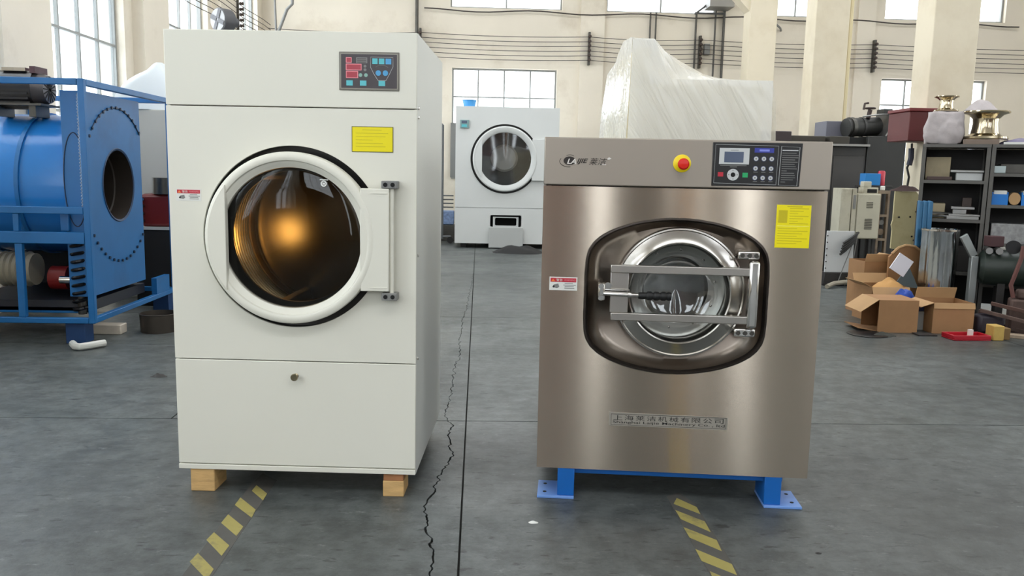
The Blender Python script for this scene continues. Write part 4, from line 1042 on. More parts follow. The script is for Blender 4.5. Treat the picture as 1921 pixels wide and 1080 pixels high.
def lump(name, x0, x1, y0, y1, z0, z1, material, seed, rnd=.35, amp=.06, n=9):
    """soft lumpy bag that fills a box and stands flat on its underside"""
    bm = bmesh.new(); bmesh.ops.create_cube(bm, size=2); bmesh.ops.subdivide_edges(bm, edges=bm.edges[:], cuts=n, use_grid_fill=True)
    h = Vector(((x1 - x0) / 2, (y1 - y0) / 2, (z1 - z0) / 2)); c_ = Vector(((x0 + x1) / 2, (y0 + y1) / 2, (z0 + z1) / 2))
    for v in bm.verts:
        p = v.co * (1 - rnd) + v.co.normalized() * 1.25 * rnd
        k = 1 + amp * 2 * mnoise.noise(v.co * 1.3 + Vector((seed, 0, 0))) + amp * 1.2 * mnoise.noise(v.co * 3.4 + Vector((0, seed, 0))) + amp * .8 * mnoise.noise(Vector((v.co.x * 7, v.co.y * 7, v.co.z * 2 + seed)))
        top = 1 - .12 * max(0, p.z)
        q = Vector((p.x * top, p.y * top, p.z)) * k
        v.co = Vector((c_.x + q.x * h.x, c_.y + q.y * h.y, max(z0, c_.z + q.z * h.z)))
    me = bpy.data.meshes.new(name); bm.to_mesh(me); bm.free(); me.materials.append(material)
    for p in me.polygons: p.use_smooth = True
    o = bpy.data.objects.new(name, me); C.objects.link(o); return o
CL = mat('grey_sack', (176, 168, 168), .85, var=.08, vscale=10, bump=.5, bscale=14)
tag(lump('sack', 4.30, 4.70, 8.08, 8.44, 1.668, 1.985, CL, 5.1, .22, .05, 13), 'crumpled grey sack beside the polished flange', 'sack')
tag(blob('sack_flap', 4.86, 8.24, .17, .13, .10, CL, 4.4, 20, 1.992), 'folded grey cloth lying over the flange top', 'cloth')
tag(blob('purple_wrap', 5.28, 8.2, .22, .17, .06, mat('violet_grey_wrap', (112, 104, 132), .6), 6.2, 20, 1.668, 3), 'violet grey wrapping on top of the bin shelf', 'wrapping')
tag(bx(5.1, 5.5, 8.005, 8.03, 1.668, 1.69).build('white_strip', PAPER), 'white strip along the front of the bin shelf top', 'strip')
# shelf contents
CRT = mat('stained_board', (184, 170, 140), .7, var=.1, vscale=7, dirt=(110, 84, 58))
def put(name, label, cat, x0, x1, y0, y1, z0, z1, m_, group=None, bev=.005): return tag(bx(x0, x1, y0, y1, z0, z1).build(name, m_, bevel=bev), label, cat, group)
put('board_box', 'stained pale box at the back of the upper shelf', 'box', 4.34, 4.60, 8.2, 8.46, 1.325, 1.55, CRT)
put('brown_tray', 'flat dark brown tray on the upper shelf', 'tray', 4.36, 4.62, 8.02, 8.18, 1.325, 1.36, mat('tray_brown', (72, 56, 52), .6))
SILV = mat('dull_silver', (160, 160, 158), .3, .9)
put('cartridge_row', 'row of silver fittings lying on the upper shelf', 'fittings', 4.66, 4.93, 8.06, 8.2, 1.325, 1.40, LGREY)
put('silver_bar', 'long silver bar laid above the row of fittings', 'bar', 4.60, 4.94, 8.04, 8.09, 1.401, 1.425, SILV)
put('silver_clamp', 'pale steel clamp at the shelf post above the blue bins', 'clamp', 4.92, 5.06, 7.93, 7.99, 1.40, 1.47, mat('pale_steel', (168, 180, 180), .3, .7))
bpy.data.objects['silver_clamp'].location = (.09, .1, .0)
put('angle_plate', 'stained pale plate leaning on the middle shelf', 'plate', 4.35, 4.58, 8.12, 8.44, .955, 1.10, CRT)
for i, (x0, x1, z0, z1, y0) in enumerate(((4.60, 4.93, .955, .985, 8.02), (4.62, 4.94, .986, 1.005, 8.03), (4.66, 4.80, 1.006, 1.05, 8.05), (4.64, 4.88, 1.051, 1.075, 8.04))):
    put('steel_offcut', '%s steel offcut in the pile on the middle shelf' % ('lowest', 'second', 'short third', 'topmost')[i], 'offcut', x0, x1, y0, y0 + .18, z0, z1, SILV, 'steel offcuts on the middle shelf', .003)
put('tin_can', 'brownish tin standing behind the steel offcuts', 'tin', 4.76, 4.86, 8.28, 8.38, .955, 1.16, mat('tin_brown', (96, 82, 76), .5))
t = thing('silver_shears', 'open silver shears sticking out of the middle shelf', 'shears', (4.45, 8.06, .962))
MB().tube([(-.05, -.04, .05), (.1, .02, .045), (.2, .05, .04)], .012, 6).build('blade', SILV, t); MB().tube([(-.03, .04, .012), (.1, .0, .02), (.18, -.03, .012)], .012, 6).build('blade', SILV, t)
BIN = mat('bin_blue', (22, 120, 206), .4)
def bin_(label, x0, x1, z):
    t = thing('storage_bin', label, 'bin', (0, 0, 0), group='blue bins on the shelf')
    m_ = MB(); m_.box(x0, x1, 8.04, 8.05, z, z + .10); m_.box(x0, x1, 8.3, 8.31, z, z + .12); m_.box(x0, x0 + .01, 8.05, 8.3, z, z + .12); m_.box(x1 - .01, x1, 8.05, 8.3, z, z + .12); m_.box(x0 + .01, x1 - .01, 8.05, 8.3, z, z + .01)
    m_.build('tub', BIN, t)
    bx(x0 + .012, x1 - .012, 8.052, 8.298, z + .06, z + .135).build('contents', PAPER, t, bevel=.008)
bin_('blue storage bin filled with white goods at the shelf post', 5.04, 5.20, 1.105)
bin_('blue storage bin filled with white goods beyond the paper roll', 5.33, 5.60, 1.105)
tag(MB().cyl((5.265, 8.05, 1.165), (5.265, 8.25, 1.165), .058, 20).build('paper_roll', CARDL), 'pale cardboard roll between the two blue bins', 'roll')
put('dark_part', 'dark machine part on the upper bin shelf', 'part', 5.1, 5.6, 8.1, 8.4, 1.40, 1.49, DARKSTEEL)
put('silver_bundle', 'silver-grey packet bundle on the lower bin shelf', 'bundle', 5.06, 5.9, 8.02, 8.35, .74, .93, mat('silver_packets', (150, 150, 150), .4, .3, var=.25, vscale=24))
put('dark_parts_box', 'dark low box on the bottom shelf behind the tank', 'box', 4.4, 4.9, 8.05, 8.4, .45, .7, SHD)
# the shelves stand at an angle to the hall: turn them and what is on them about the near post
TURN = Matrix.Translation((4.29, 8.0, 0)) @ Matrix.Rotation(-.49, 4, 'Z') @ Matrix.Diagonal((.835, 1, 1, 1)) @ Matrix.Translation((-4.29, -8.0, 0))
bpy.context.view_layer.update()
for o in [o for o in bpy.data.objects if o not in before and o.parent is None]:
    if o.name.startswith(('chrome_flange',)): o.location = TURN @ o.location
    else: o.matrix_world = TURN @ o.matrix_world
# red wall box on the near column, with a strap under it
t = thing('wall_cabinet', 'dark red metal box hung on the column beside the grey sack', 'cabinet', (4.42, 8.55, 1.72))
bx(0, .33, 0, .45, 0, .30).build('body', mat('oxide_red', (92, 34, 34), .5, var=.08, vscale=5), t, bevel=.008)
bx(-.012, .342, -.015, .46, .301, .335).build('lid', mat('oxide_red_lid', (112, 40, 40), .45), t, bevel=.006)
t = thing('hanging_strap', 'black strap with a tool hanging on the white column face', 'strap', (4.69, 8.98, 1.2))
MB().tube([(0, 0, .515), (.01, 0, .35), (-.02, .02, .25), (0, 0, .15), (-.01, .01, 0)], .012, 6).build('strap', RUBBER, t)
MB().tube([(0, 0, .46), (.005, 0, .36), (-.01, .0, .28)], .03, 8).build('pouch', mat('slate_pouch', (52, 54, 70), .6), t)

# ------------------------------------------------------------------ dark machinery
BK = mat('black_machine_paint', (44, 44, 42), .5, var=.1, vscale=4)
BK2 = mat('charcoal_panel', (58, 57, 56), .5, var=.08, vscale=3)
t = thing('dark_press', 'tall charcoal machine with sloped top and big black drum on it', 'machine', (0, 0, 0))
bx(5.14, 5.66, 10.98, 11.8, 0, 1.88).build('tower', BK, t, bevel=.01)
MB().prism([(5.38, 1.882), (5.66, 1.882), (5.66, 2.2), (5.52, 2.2)], 10.98, 11.6).build('sloped_hood', BK2, t, bevel=.006)
MB().tube([(5.37, 10.975, 1.885), (5.44, 10.975, 2.0), (5.52, 10.975, 2.16)], .012, 6).build('hood_edge', SILV, t)
bx(5.27, 5.38, 10.972, 10.98, 1.34, 1.39).build('maker_plate', GREY, t)
bx(4.66, 5.138, 11.0, 11.8, 0, 1.74).build('base_cabinet', BK2, t, bevel=.01)
bx(4.70, 5.11, 10.99, 11.0, .25, 1.62).build('door', mat('charcoal_door', (66, 64, 62), .5), t, bevel=.004)
bx(4.60, 5.138, 10.9, 11.8, 1.742, 1.77).build('table', mat('table_grey', (150, 148, 144), .5), t)
MB().cyl((4.93, 11.22, 1.995), (5.40, 11.3, 2.03), .125, 28).build('drum', BK, t)
MB().cyl((4.97, 11.22, 1.998), (5.02, 11.23, 2.0), .14, 28).build('drum_flange', DARKSTEEL, t)
MB().cyl((5.14, 11.25, 2.012), (5.17, 11.255, 2.014), .132, 28).build('drum_band', BK2, t)
bx(4.62, 4.88, 10.95, 11.3, 1.771, 1.87).build('dark_slab', mat('olive_black', (58, 54, 46), .6), t, bevel=.01)
bx(4.9, 5.137, 11.05, 11.4, 1.771, 1.868).build('drum_saddle', DARK, t)
v_ = MB().tube([(5.22, 11.2, 2.13), (5.24, 11.2, 2.24)], .03, 8).build('valve', mat('valve_brown', (66, 52, 48), .5), t)
MB().tube([(5.24 + .06 * math.cos(a), 11.2 + .06 * math.sin(a), 2.26) for a in [2 * PI * i / 16 for i in range(16)]], .012, 6, closed=True).build('hand_wheel', MATS['valve_brown'], v_)
MB().tube([(5.15, 11.2, 2.24), (5.16, 11.2, 2.32), (5.21, 11.2, 2.33)], .015, 6).build('lever', MATS['valve_brown'], v_)
bx(5.38, 5.50, 11.1, 11.3, 2.19, 2.25).build('switch_box', BK, t)
MB().tube([(5.1, 11.1, 2.14), (5.3, 11.1, 2.17), (5.45, 11.1, 2.18)], .01, 6).build('rod', SILV, t)
tag(bx(4.72, 4.96, 11.35, 11.75, 1.772, 2.09).build('grey_case', mat('blue_grey_case', (108, 108, 120), .5), bevel=.006), 'blue grey box behind the black drum on the dark machine', 'box')
t = thing('black_bench', 'low black bench with a flat dark top behind the washer', 'bench', (0, 0, 0))
bx(3.75, 4.58, 10.9, 11.6, 1.72, 1.79).build('top', BK, t, bevel=.006)
bx(3.6, 4.10, 10.95, 11.6, 1.792, 1.92).build('dark_block', mat('plum_black', (52, 42, 44), .5), t, bevel=.01)
bx(4.10, 4.58, 11.0, 11.3, 1.792, 1.87).build('dark_slab', mat('olive_black', (58, 54, 46), .6), t, bevel=.01)
for x in (3.78, 4.5):
    for y in (10.95, 11.5): bx(x, x + .06, y, y + .06, 0, 1.72).build('leg', BK, t)
# ------------------------------------------------------------------ old electrical cabinets
EC = mat('aged_cream_metal', (188, 184, 166), .55, var=.06, vscale=6, dirt=(112, 100, 80), dirt_amt=.6)
def stand(x0, x1, y0, y1, z, par):
    for x in (x0, x1 - .035):
        for y in (y0, y1 - .035): bx(x, x + .035, y, y + .035, 0, z).build('leg', SHD, par)
t = thing('electrical_cabinet', 'aged cream electrical cabinet with two louvre groups on its door', 'cabinet', (0, 0, 0), group='old electrical cabinets')
bx(4.70, 5.0, 10.22, 10.45, .575, 1.14).build('body', EC, t, bevel=.006)
dr_ = bx(4.707, 4.993, 10.20, 10.218, .585, 1.13).build('door', EC, t, bevel=.004)
for i in range(4): bx(4.82, 4.90, 10.195, 10.2, .965 + i * .02, .973 + i * .02).build('louvre', SHD, dr_)
for i in range(7): bx(4.81, 4.905, 10.195, 10.2, .70 + i * .02, .708 + i * .02).build('louvre', SHD, dr_)
stand(4.72, 4.98, 10.23, 10.44, .575, t)
t = thing('electrical_cabinet', 'narrow stained cream cabinet beside the louvred one', 'cabinet', (0, 0, 0), group='old electrical cabinets')
bx(4.635, 4.692, 10.2, 10.45, .62, 1.2).build('body', EC, t, bevel=.004); bx(4.648, 4.68, 10.192, 10.2, .95, 1.12).build('label_strip', GREY, t)
stand(4.637, 4.69, 10.22, 10.44, .62, t)
t = thing('electrical_cabinet', 'greenish cream cabinet standing next to the white panel', 'cabinet', (0, 0, 0), group='old electrical cabinets')
bx(4.49, 4.625, 10.2, 10.45, .65, 1.2).build('body', EC, t, bevel=.006)
bx(4.50, 4.615, 10.19, 10.2, .66, 1.19).build('door', EC, t, bevel=.003); stand(4.5, 4.62, 10.22, 10.44, .65, t)
t = thing('meter_box', 'small pale instrument on top of the louvred cabinet', 'instrument', (0, 0, 0))
bx(4.79, 4.98, 10.25, 10.4, 1.14, 1.215).build('body', EC, t, bevel=.006); bx(4.84, 4.96, 10.245, 10.25, 1.15, 1.195).build('window', DARK, t); bx(4.80, 4.90, 10.27, 10.38, 1.216, 1.29).build('dial_head', EC, t, bevel=.01)
t = thing('open_panel_frame', 'rusty open panel frame between the cabinets and the yellowed sheet', 'frame', (0, 0, 0))
RU = mat('rusty_cream', (138, 122, 104), .7, var=.2, vscale=9, dirt=(84, 56, 44), dirt_amt=.8)
for a in ((5.02, 5.05, .0, 1.18), (5.135, 5.16, .0, 1.18), (5.05, 5.135, 1.14, 1.18), (5.05, 5.135, .85, .88), (5.05, 5.135, .55, .58)): bx(a[0], a[1], 10.3, 10.36, a[2], a[3]).build('bar', RU, t)
bx(5.05, 5.135, 10.4, 10.42, .45, 1.14).build('back_plate', SHD, t)
MB().cyl((5.09, 10.33, .66), (5.09, 10.38, .66), .04, 14).build('gauge', RU, t); MB().cyl((5.09, 10.33, .78), (5.09, 10.38, .78), .032, 14).build('gauge', GREY, t)
t = thing('yellowed_sheet', 'yellowed metal sheet with bolt holes leaning by the blue cover', 'sheet', (0, 0, 0))
YS = mat('yellowed_paint', (192, 182, 140), .6, var=.06, vscale=4, dirt=(150, 132, 88), dirt_amt=.5)
MB().prism([(4.36, .60), (4.43, .585), (4.47, .615), (4.52, .59), (4.66, .60), (4.645, .88), (4.635, 1.14), (4.585, 1.20), (4.36, 1.20), (4.36, .90), (4.347, .85), (4.36, .80)], 8.60, 8.62).build('sheet', YS, t, smooth=False)
for x, z in ((4.54, .935), (4.60, .99), (4.42, .93), (4.575, .73), (4.60, .69)): MB().cyl((x, 8.594, z), (x, 8.602, z), .010, 8).build('hole', DARK, t)
bx(4.40, 4.45, 8.625, 8.67, 0, 1.1).build('prop', SHD, t); bx(4.56, 4.61, 8.625, 8.67, 0, 1.1).build('prop', SHD, t)
tag(blob('dark_cloth', 4.50, 8.66, .16, .08, .06, mat('plum_cloth', (66, 48, 46), .9), 9.1, 18, 1.202), 'plum brown cloth over the top of the yellowed sheet', 'cloth')
tag(bx(4.9, 5.10, 10.46, 10.62, 1.24, 1.39).build('blue_box', mat('box_blue', (24, 120, 190), .45), bevel=.006), 'bright blue box above the electrical cabinets', 'box')
tag(MB().lathe([(0, 1.24), (.042, 1.24), (.045, 1.25), (.045, 1.41), (.035, 1.425), (0, 1.428)], (5.145, 10.54, 0), 'z', 20).build('red_can', mat('can_red', (196, 60, 76), .35)), 'red spray can beside the bright blue box', 'can')
tag(bx(4.86, 5.25, 10.44, 10.66, 1.215, 1.238).build('ledge_board', SHD, bevel=.004), 'dark ledge board carrying the blue box and red can', 'board')
t = bpy.data.objects['ledge_board']
for x in (4.87, 5.2): bx(x, x + .035, 10.6, 10.64, 0, 1.215).build('leg', SHD, t)
tag(bx(5.07, 5.12, 10.36, 10.4, 1.181, 1.235).build('white_cup', PAPER, bevel=.008), 'tiny white cup on the open panel frame', 'cup')
t = thing('blue_cover', 'folded blue cover hanging beside the yellowed sheet', 'cover', (0, 0, 0))
for i, x in enumerate((4.235, 4.275, 4.315)):
    MB().prism([(x, .68 + .015 * i), (x + .042, .67), (x + .038, 1.12), (x - .008, 1.13)], 7.86 - .015 * i, 7.90 - .015 * i).build('fold', mat('cover_blue', (58, 112, 152), .5, var=.1, vscale=8), t, bevel=.010)
bx(4.245, 4.33, 7.905, 7.935, 0, 1.12).build('post', SHD, t)
t = thing('leaning_metal_sheet', 'white sheet metal panel leaning on the floor behind the washer', 'panel', (0, 0, 0))
bx(4.285, 4.63, 10.05, 10.07, .17, .68).build('sheet', mat('soft_white_metal', (206, 208, 210), .45), t, bevel=.003); bx(4.28, 4.64, 10.04, 10.19, 0, .168).build('plinth', SHD, t, bevel=.01)
for i in range(6): MB().cyl((4.293, 10.042, .22 + i * .08), (4.293, 10.05, .22 + i * .08), .008, 8).build('rivet', DARK, t)
t = thing('cable_bundle', 'bundle of thick black cables dangling below the cream cabinets', 'cables', (0, 0, 0))
for k in range(5):
    MB().tube([(4.70 - .005 * k, 10.10, .66), (4.63, 10.02, .64 - .02 * k), (4.54 - .01 * k, 10.0, .58 - .035 * k), (4.47 - .008 * k, 9.99, .535 - .035 * k)], .014, 6).build('cable', RUBBER, t)
for k in range(2): MB().tube([(4.62 + .03 * k, 10.02, .6), (4.56 + .07 * k, 10.02, .4), (4.5 + .1 * k, 10.02, .22), (4.44 + .1 * k, 10.02, .012)], .006, 5).build('thin_wire', GREY, t)
tag(MB().lathe([(0, .16), (.12, .17), (.16, .24), (.15, .33), (.08, .4), (0, .41)], (4.32, 10.75, .5), 'z', 18).build('black_motor', mat('oily_black', (34, 32, 32), .3)), 'rounded oily black part above the white panel', 'part')
tag(bx(4.18, 4.29, 10.6, 10.9, 0, .66).build('black_stool', SHD, bevel=.01), 'narrow dark stand behind the white panel', 'stand')

# ------------------------------------------------------------------ cartons and scrap on the floor
def carton(name, label, x, y, rz, w, d, h, flaps, material=CARD, t_=.006, group='cardboard boxes on the floor'):
    """open-topped box; flaps = list of (edge, length, angle) with edge in f b l r or the side opening"""
    r = thing(name, label, 'box', (x, y, 0), rz, group)
    m_ = MB(); m_.box(0, w, 0, t_, 0, h); m_.box(0, w, d - t_, d, 0, h); m_.box(w - t_, w, t_, d - t_, 0, h); m_.box(t_, w - t_, t_, d - t_, 0, t_)
    if not any(f[0] == 'open_l' for f in flaps): m_.box(0, t_, t_, d - t_, 0, h)
    if any(f[0] == 'closed' for f in flaps): m_.box(t_, w - t_, t_, d - t_, h - t_, h)
    m_.build('shell', material, r)
    for f in flaps:
        if f[0] == 'f': M = Matrix.Translation((0, 0, h)) @ Matrix.Rotation(f[2], 4, 'X'); MB().box(0, w, -.004, 0, 0, f[1], M).build('flap', CARDL, r)
        if f[0] == 'b': M = Matrix.Translation((0, d, h)) @ Matrix.Rotation(-f[2], 4, 'X'); MB().box(0, w, 0, .004, 0, f[1], M).build('flap', CARDL, r)
        if f[0] == 'l': M = Matrix.Translation((0, 0, h)) @ Matrix.Rotation(-f[2], 4, 'Y'); MB().box(-.004, 0, 0, d, 0, f[1], M).build('flap', CARDL, r)
        if f[0] == 'r': M = Matrix.Translation((w, 0, h)) @ Matrix.Rotation(f[2], 4, 'Y'); MB().box(0, .004, 0, d, 0, f[1], M).build('flap', CARDL, r)
        if f[0] == 'sl':   # flap on the open side, hinged on its top edge
            M = Matrix.Translation((0, 0, h)) @ Matrix.Rotation(f[2], 4, 'Y'); MB().box(-.004, 0, 0.0, d, -f[1], 0, M).build('flap', CARDL, r)
        if f[0] == 'sb':
            M = Matrix.Translation((0, 0, .006)) @ Matrix.Rotation(f[2], 4, 'Y'); MB().box(-f[1], 0, 0.02, d - .02, 0, .004, M).build('flap', CARD, r)
    return r
carton('cardboard_box', 'brown carton lying on the floor with its side flaps hanging open', 3.49, 7.0, -.05, .345, .36, .285, [('open_l', 0, 0), ('closed', 0, 0), ('sl', .19, .95), ('sb', .16, .15)])
carton('cardboard_box', 'pale torn carton behind the red tray', 3.965, 6.98, -.03, .36, .34, .27, [('l', .12, 1.9), ('b', .1, -.3), ('f', .05, 2.9)])
carton('cardboard_box', 'open carton stuffed with brown paper behind the fallen carton', 3.66, 7.5, .03, .36, .35, .33, [('f', .08, 2.7), ('b', .1, .5), ('l', .1, 1.1)])
carton('cardboard_box', 'worn upright carton at the back of the heap', 3.80, 7.98, .08, .24, .3, .52, [('r', .1, .9), ('f', .08, .3)])
t = thing('cardboard_drum_piece', 'tall rounded sheet of brown cardboard standing in the heap', 'cardboard sheet', (3.98, 7.62, 0))
MB().prism([(0, 0), (.34, 0), (.34, .56), (.3, .64), (.24, .68), (.15, .69), (.08, .665), (.0, .58)], 0.24, .27).build('sheet', CARD, t)
MB().tube([(.02, .235, .61), (.08, .235, .67), (.15, .235, .695), (.24, .235, .685), (.3, .235, .645)], .014, 6).build('rolled_edge', CARDL, t)
t = thing('paper_pack', 'white glossy paper pack leaning on the cardboard sheet', 'paper', (3.86, 7.6, .33))
MB().box(0, .16, 0, .012, 0, .17, Matrix.Translation((0, 0, .17)) @ Matrix.Rotation(.55, 4, 'Y')).build('sheet', mat('gloss_white', (228, 228, 238), .2), t)
MB().prism([(.06, .0), (.3, -.02), (.19, .19)], .015, .028).build('slate_sheet', mat('slate_card', (76, 88, 92), .6), t, smooth=False)
tag(blob('brown_paper', 3.9, 7.66, .15, .12, .10, mat('kraft_paper', (196, 150, 92), .8, bump=.5, bscale=18), 12.4, 20, .30), 'crumpled kraft paper in the open carton', 'paper')
tag(blob('blue_bag', 3.92, 7.44, .13, .06, .13, mat('royal_blue_bag', (28, 72, 170), .4, bump=.4, bscale=18), 14.2, 20, .20, 2.2), 'royal blue plastic bag against the open carton', 'bag')
bpy.data.objects['blue_bag'].location = (0, -.03, -.0)
put('bag_ledge', 'low brown board under the blue bag', 'board', 3.72, 4.08, 7.36, 7.49, 0, .20, CARD)
WBG = mat('cream_plastic_bag', (218, 214, 200), .5, bump=.4, bscale=16)
put('dark_crate', 'dark crate under the cream plastic bag', 'crate', 4.04, 4.19, 7.40, 7.58, 0, .13, SHD)
tag(blob('cream_bag', 4.11, 7.48, .075, .08, .14, WBG, 15.5, 20, .13), 'cream plastic bag between the open carton and the shiny drum', 'bag')
t = thing('grey_socket_box', 'small grey electrical box between the two front cartons', 'electrical box', (3.865, 7.12, 0))
bx(0, .10, 0, .1, 0, .17).build('body', mat('device_grey', (140, 140, 136), .5), t, bevel=.006); bx(.02, .04, -.004, 0, .05, .13).build('slot', DARK, t); bx(0, .1, .01, .09, .171, .215).build('navy_cap', mat('navy_cap', (30, 36, 70), .5), t, bevel=.004)
t = thing('red_tray', 'shallow red plastic tray on the floor before the torn carton', 'tray', (3.98, 6.66, 0), .05)
m_ = MB(); m_.box(0, .33, 0, .18, 0, .01); m_.box(0, .33, 0, .012, .01, .045); m_.box(0, .33, .168, .18, .01, .045); m_.box(0, .012, .012, .168, .01, .045); m_.box(.318, .33, .012, .168, .01, .045)
m_.build('tray', mat('tray_red', (172, 22, 40), .35), t, bevel=.006); bx(.2, .235, .1, .13, .01, .075).build('white_cube', PAPER, t)
tag(bx(4.33, 4.42, 6.68, 6.8, 0, .125).build('wood_offcut', mat('ochre_wood', (190, 158, 84), .7, var=.1, vscale=9), bevel=.006), 'short ochre wood offcut beside the red tray', 'wood offcut')
tag(bx(4.43, 4.5, 6.72, 6.85, 0, .10).build('wood_offcut', mat('brown_wood', (120, 94, 56), .7), bevel=.006), 'short dark brown wood offcut behind the ochre one', 'wood offcut')
tag(MB().lathe([(0, .012), (.15, .012), (.17, .006), (.16, 0), (0, 0)], (3.36, 6.9, 0), 'z', 32).build('round_cover', BLACK), 'round black lid lying before the fallen carton', 'lid')
tag(blob('dark_glove', 3.47, 6.84, .11, .06, .035, mat('olive_glove', (50, 50, 44), .8), 21.2), 'dark olive work glove beside the black lid', 'glove')
tag(bx(3.78, 3.94, 6.84, 6.96, 0, .012).build('flat_plate', SHD), 'dark flat plate on the floor between the front cartons', 'plate')
t = MB().tube([(4.2, 9.75, .03), (4.35, 9.9, .05), (4.5, 9.95, .06), (4.7, 9.9, .05), (4.78, 9.7, .04), (4.7, 9.5, .03), (4.5, 9.45, .03), (4.36, 9.5, .03)], .028, 8).build('hose', mat('beige_hose', (150, 142, 126), .6))
tag(t, 'coil of beige hose on the floor before the dark stands', 'hose')
tag(blob('white_scrap', 4.55, 9.66, .08, .06, .05, PAPER, 31.1), 'scrap of white foam inside the beige hose coil', 'scrap')
put('black_toolbox', 'low black case on the floor under the cream cabinets', 'case', 4.68, 4.98, 9.98, 10.12, 0, .17, SHD)
# shiny drum and green tank
t = thing('steel_drum', 'shiny crumpled steel drum behind the torn carton', 'drum', (4.36, 7.68, 0))
vs = []; fs = []; n = 40
for k, z in enumerate((.0, .1, .25, .45, .65, .83, .85, .86)):
    for i in range(n):
        a = 2 * PI * i / n; r = (.155 if k < 6 else .16) + .010 * mnoise.noise((math.cos(a) * 2.5, math.sin(a) * 2.5, z * 1.2)) + .006 * math.sin(a * 9)
        vs.append((r * math.cos(a), r * math.sin(a), z))
for k in range(7):
    for i in range(n): j = (i + 1) % n; fs.append((k * n + i, k * n + j, (k + 1) * n + j, (k + 1) * n + i))
fs.append(tuple(range(n))[::-1])
MB().add(vs, fs).build('shell', mat('crinkled_steel', (176, 180, 182), .14, 1.0, var=.15, vscale=7, bump=.4, bscale=9, stretch=(1, 1, .25)), t)
MB().lathe([(.155, .85), (.168, .855), (.168, .87), (.155, .872)], (0, 0, 0), 'z', 40).build('rim', CHROME, t)
t = thing('pale_channel', 'pale bent steel channel propped against the green tank', 'channel', (4.53, 7.42, 0))
bx(0, .065, 0, .05, 0, .64).build('upright', mat('pale_zinc', (166, 172, 172), .35, .6), t, bevel=.004)
MB().box(-.035, .035, 0, .03, 0, .22, Matrix.Translation((.03, .01, .64)) @ Matrix.Rotation(-.55, 4, 'Y')).build('bent_end', MATS['pale_zinc'], t, bevel=.004)
t = thing('green_tank', 'dark green horizontal tank with a black hand wheel', 'tank', (4.64, 7.5, 0), -.42)
t_off = Vector((-4.64, -7.72, 0))
GT = mat('tank_green', (40, 50, 44), .4, var=.1, vscale=4)
MB().lathe([(0, 4.64), (.12, 4.645), (.165, 4.68), (.172, 4.74), (.172, 5.8), (0, 5.82)], (0, 7.72, .54), 'x', 40).build('shell', GT, t)
MB().cyl((4.80, 7.72, .69), (5.7, 7.72, .69), .045, 14).build('top_rail', mat('tank_rail', (140, 138, 130), .4, .5), t)
hw = MB().cyl((4.88, 7.50, .745), (4.88, 7.54, .745), .06, 20).build('hand_wheel', BLACK, t); MB().cyl((4.88, 7.54, .745), (4.88, 7.7, .70), .012, 8).build('stem', SILV, hw)
for x in (4.8, 5.5): bx(x, x + .06, 7.62, 7.82, 0, .40).build('cradle', SHD, t)
for x in (4.70, 4.78, 5.02): MB().cyl((x, 7.55, .70), (x, 7.7, .70), .03, 10).build('fitting', SILV, t)
for o in t.children: o.location = t_off
t = MB().tube([(4.80, 7.12, .76), (4.78, 7.1, .66), (4.74, 7.1, .52), (4.71, 7.1, .42), (4.73, 7.08, .31)], .018, 8).build('rusty_rod', mat('rust_red', (100, 62, 56), .7))
tag(t, 'rusty red rod leaning in front of the green tank', 'rod')
put('red_brown_bundle', 'red brown bundle lying on the top of the tank rail', 'bundle', 4.66, 4.78, 7.36, 7.48, .735, .83, mat('plum_bundle', (80, 54, 56), .8))
RS = mat('rusty_scrap', (92, 74, 68), .7, .3, var=.25, vscale=12)
t = thing('scrap_block', 'large rusty casting at the edge of the scrap heap', 'casting', (4.70, 7.06, 0), -.42)
bx(0, .7, 0, .18, 0, .30).build('body', RS, t, bevel=.02); bx(.05, .2, .02, .16, .30, .38).build('lug', RS, t, bevel=.02); MB().cyl((.35, -.01, .2), (.35, .19, .2), .09, 16).build('boss', RS, t)
MB().tube([(.12, .09, .36), (.22, .09, .42), (.36, .09, .40), (.5, .09, .34)], .025, 6).build('pipe_arm', RS, t)
for i, (x, y, z, r_) in enumerate(((4.56, 7.22, .0, .08), (4.56, 7.22, .09, .07), (4.65, 7.12, 0, .05))):
    t = MB().lathe([(0, 0), (r_, 0), (r_ * 1.05, .02), (r_ * .6, .05), (r_ * .55, .085), (0, .088)], (0, 0, 0), 'z', 18).build('pipe_fitting', RS)
    t.location = (x, y, z); tag(t, ('widest', 'topmost', 'smallest')[i] + ' rusty pipe fitting in front of the green tank', 'pipe fitting', 'rusty fittings')
def plank(label, p0, p1, w, th, m_):
    p0 = Vector(p0); p1 = Vector(p1); d_ = p1 - p0; L_ = d_.length
    o = bx(0, L_, -w / 2, w / 2, 0, th).build('plank' if 'plank' in label else 'steel_bar', m_, bevel=.003)
    o.location = p0; o.rotation_euler = (0, -math.asin(d_.z / L_), math.atan2(d_.y, d_.x)); return tag(o, label, 'plank' if 'plank' in label else 'bar', 'long offcuts on the floor')
plank('pale worn plank lying on the floor in front of the rusty casting', (4.46, 6.93, .0), (5.0, 6.62, .0), .10, .03, mat('pale_old_wood', (168, 150, 130), .8, var=.12, vscale=6, stretch=(4, 1, 1)))
plank('long rusty bar resting on the pale plank', (4.40, 7.02, .19), (5.1, 6.62, .03), .04, .03, RS)
plank('second rusty bar above the pale plank', (4.50, 7.03, .25), (5.2, 6.65, .10), .05, .03, mat('rust_brown', (84, 60, 52), .75))
put('scrap_sheet', 'crumpled dark sheet under the rusty bars', 'sheet', 4.38, 4.62, 6.98, 7.10, 0, .17, mat('violet_black', (46, 40, 50), .5), bev=.03)
put('small_block', 'small dark block under the end of the rusty bars', 'block', 5.0, 5.2, 6.6, 6.75, 0, .03, SHD)
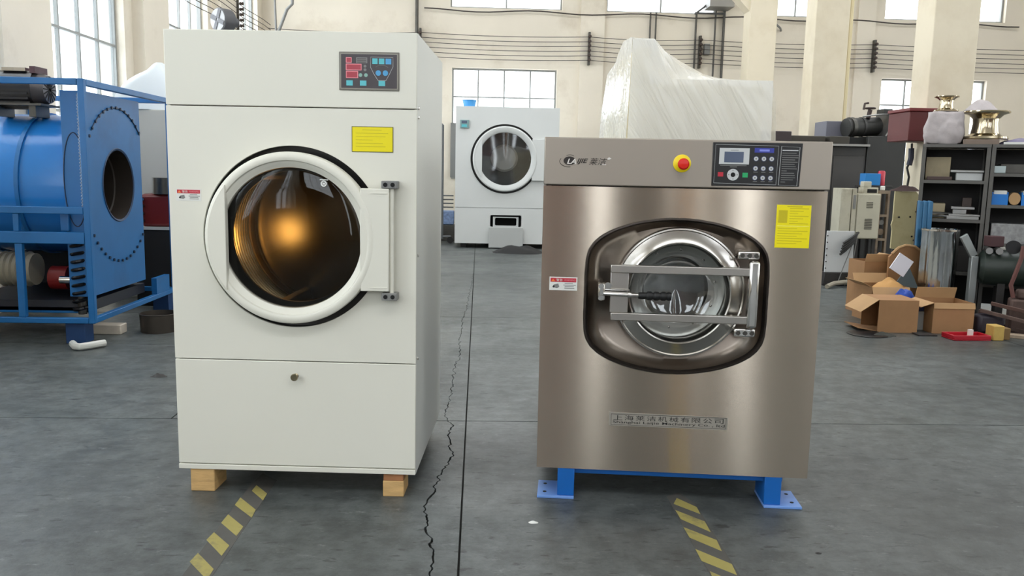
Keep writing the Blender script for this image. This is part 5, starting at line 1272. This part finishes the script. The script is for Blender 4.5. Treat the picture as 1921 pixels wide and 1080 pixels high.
RS2 = mat('brown_black_scrap', (66, 52, 48), .6, .3, var=.3, vscale=14)
rnd = random.Random(5)
seen_kinds = {}
def scrap(k, x, y, z, kind, rz, where):
    if kind == 0: m_ = MB(); m_.box(-.11, .11, -.02, .02, 0, .008); m_.box(-.11, .11, .012, .02, .008, .045)
    elif kind == 1: m_ = MB().lathe([(.03, 0), (.06, 0), (.062, .02), (.03, .022)], (0, 0, 0), 'z', 18, closed=True)
    elif kind == 2: m_ = MB().cyl((-.08, 0, .025), (.08, 0, .025), .025, 12)
    else: m_ = MB(); m_.box(-.07, .07, -.04, .04, 0, .05); m_.cyl((0, 0, .05), (0, 0, .085), .025, 10)
    o = m_.build('scrap_part', (RS, RS2)[k % 2], bevel=.003); o.location = (x, y, z); o.rotation_euler = (0, 0, rz)
    kd = ('angle iron', 'flat ring', 'short pipe', 'lug block')[kind]; seen_kinds[(kd, where)] = seen_kinds.get((kd, where), 0) + 1
    tag(o, '%s %s %s %s' % (('first', 'second', 'third')[seen_kinds[(kd, where)] - 1], ('rusty', 'blackened')[k % 2], kd, where), 'scrap part', 'rusty scrap parts')
for k in range(7): scrap(k, 4.80 + .085 * k, 7.03 - .05 * k - .03 * (k % 2) - .08, 0, k % 4, rnd.uniform(0, 3), 'on the floor before the big casting')
for k in range(6): scrap(k, 4.98 + .055 * k, 7.0 - .026 * k, .301, (k * 3) % 4, -.42 + rnd.uniform(-.3, .3), 'lying on top of the big casting')
for k in range(4): scrap(k + 1, 4.55 + .06 * k, 7.36 - .055 * k, 0, (k + 1) % 4, rnd.uniform(0, 3), 'on the floor beside the pipe fittings')
# crumbs on the bare floor
for i, (x, y, lb, s_) in enumerate(((.226, 3.015, 'white paper scrap on the floor in front of the washer', .02), (1.23, 2.76, 'dark metal chip on the floor before the washer', .012), (-2.0, 5.2, 'dark flake on the floor near the tall dryer', .05))):
    tag(blob('floor_scrap', x, y, s_, s_ * .5, s_ * .4, PAPER if i == 0 else SHD, 40 + i, 10), lb, 'scrap')
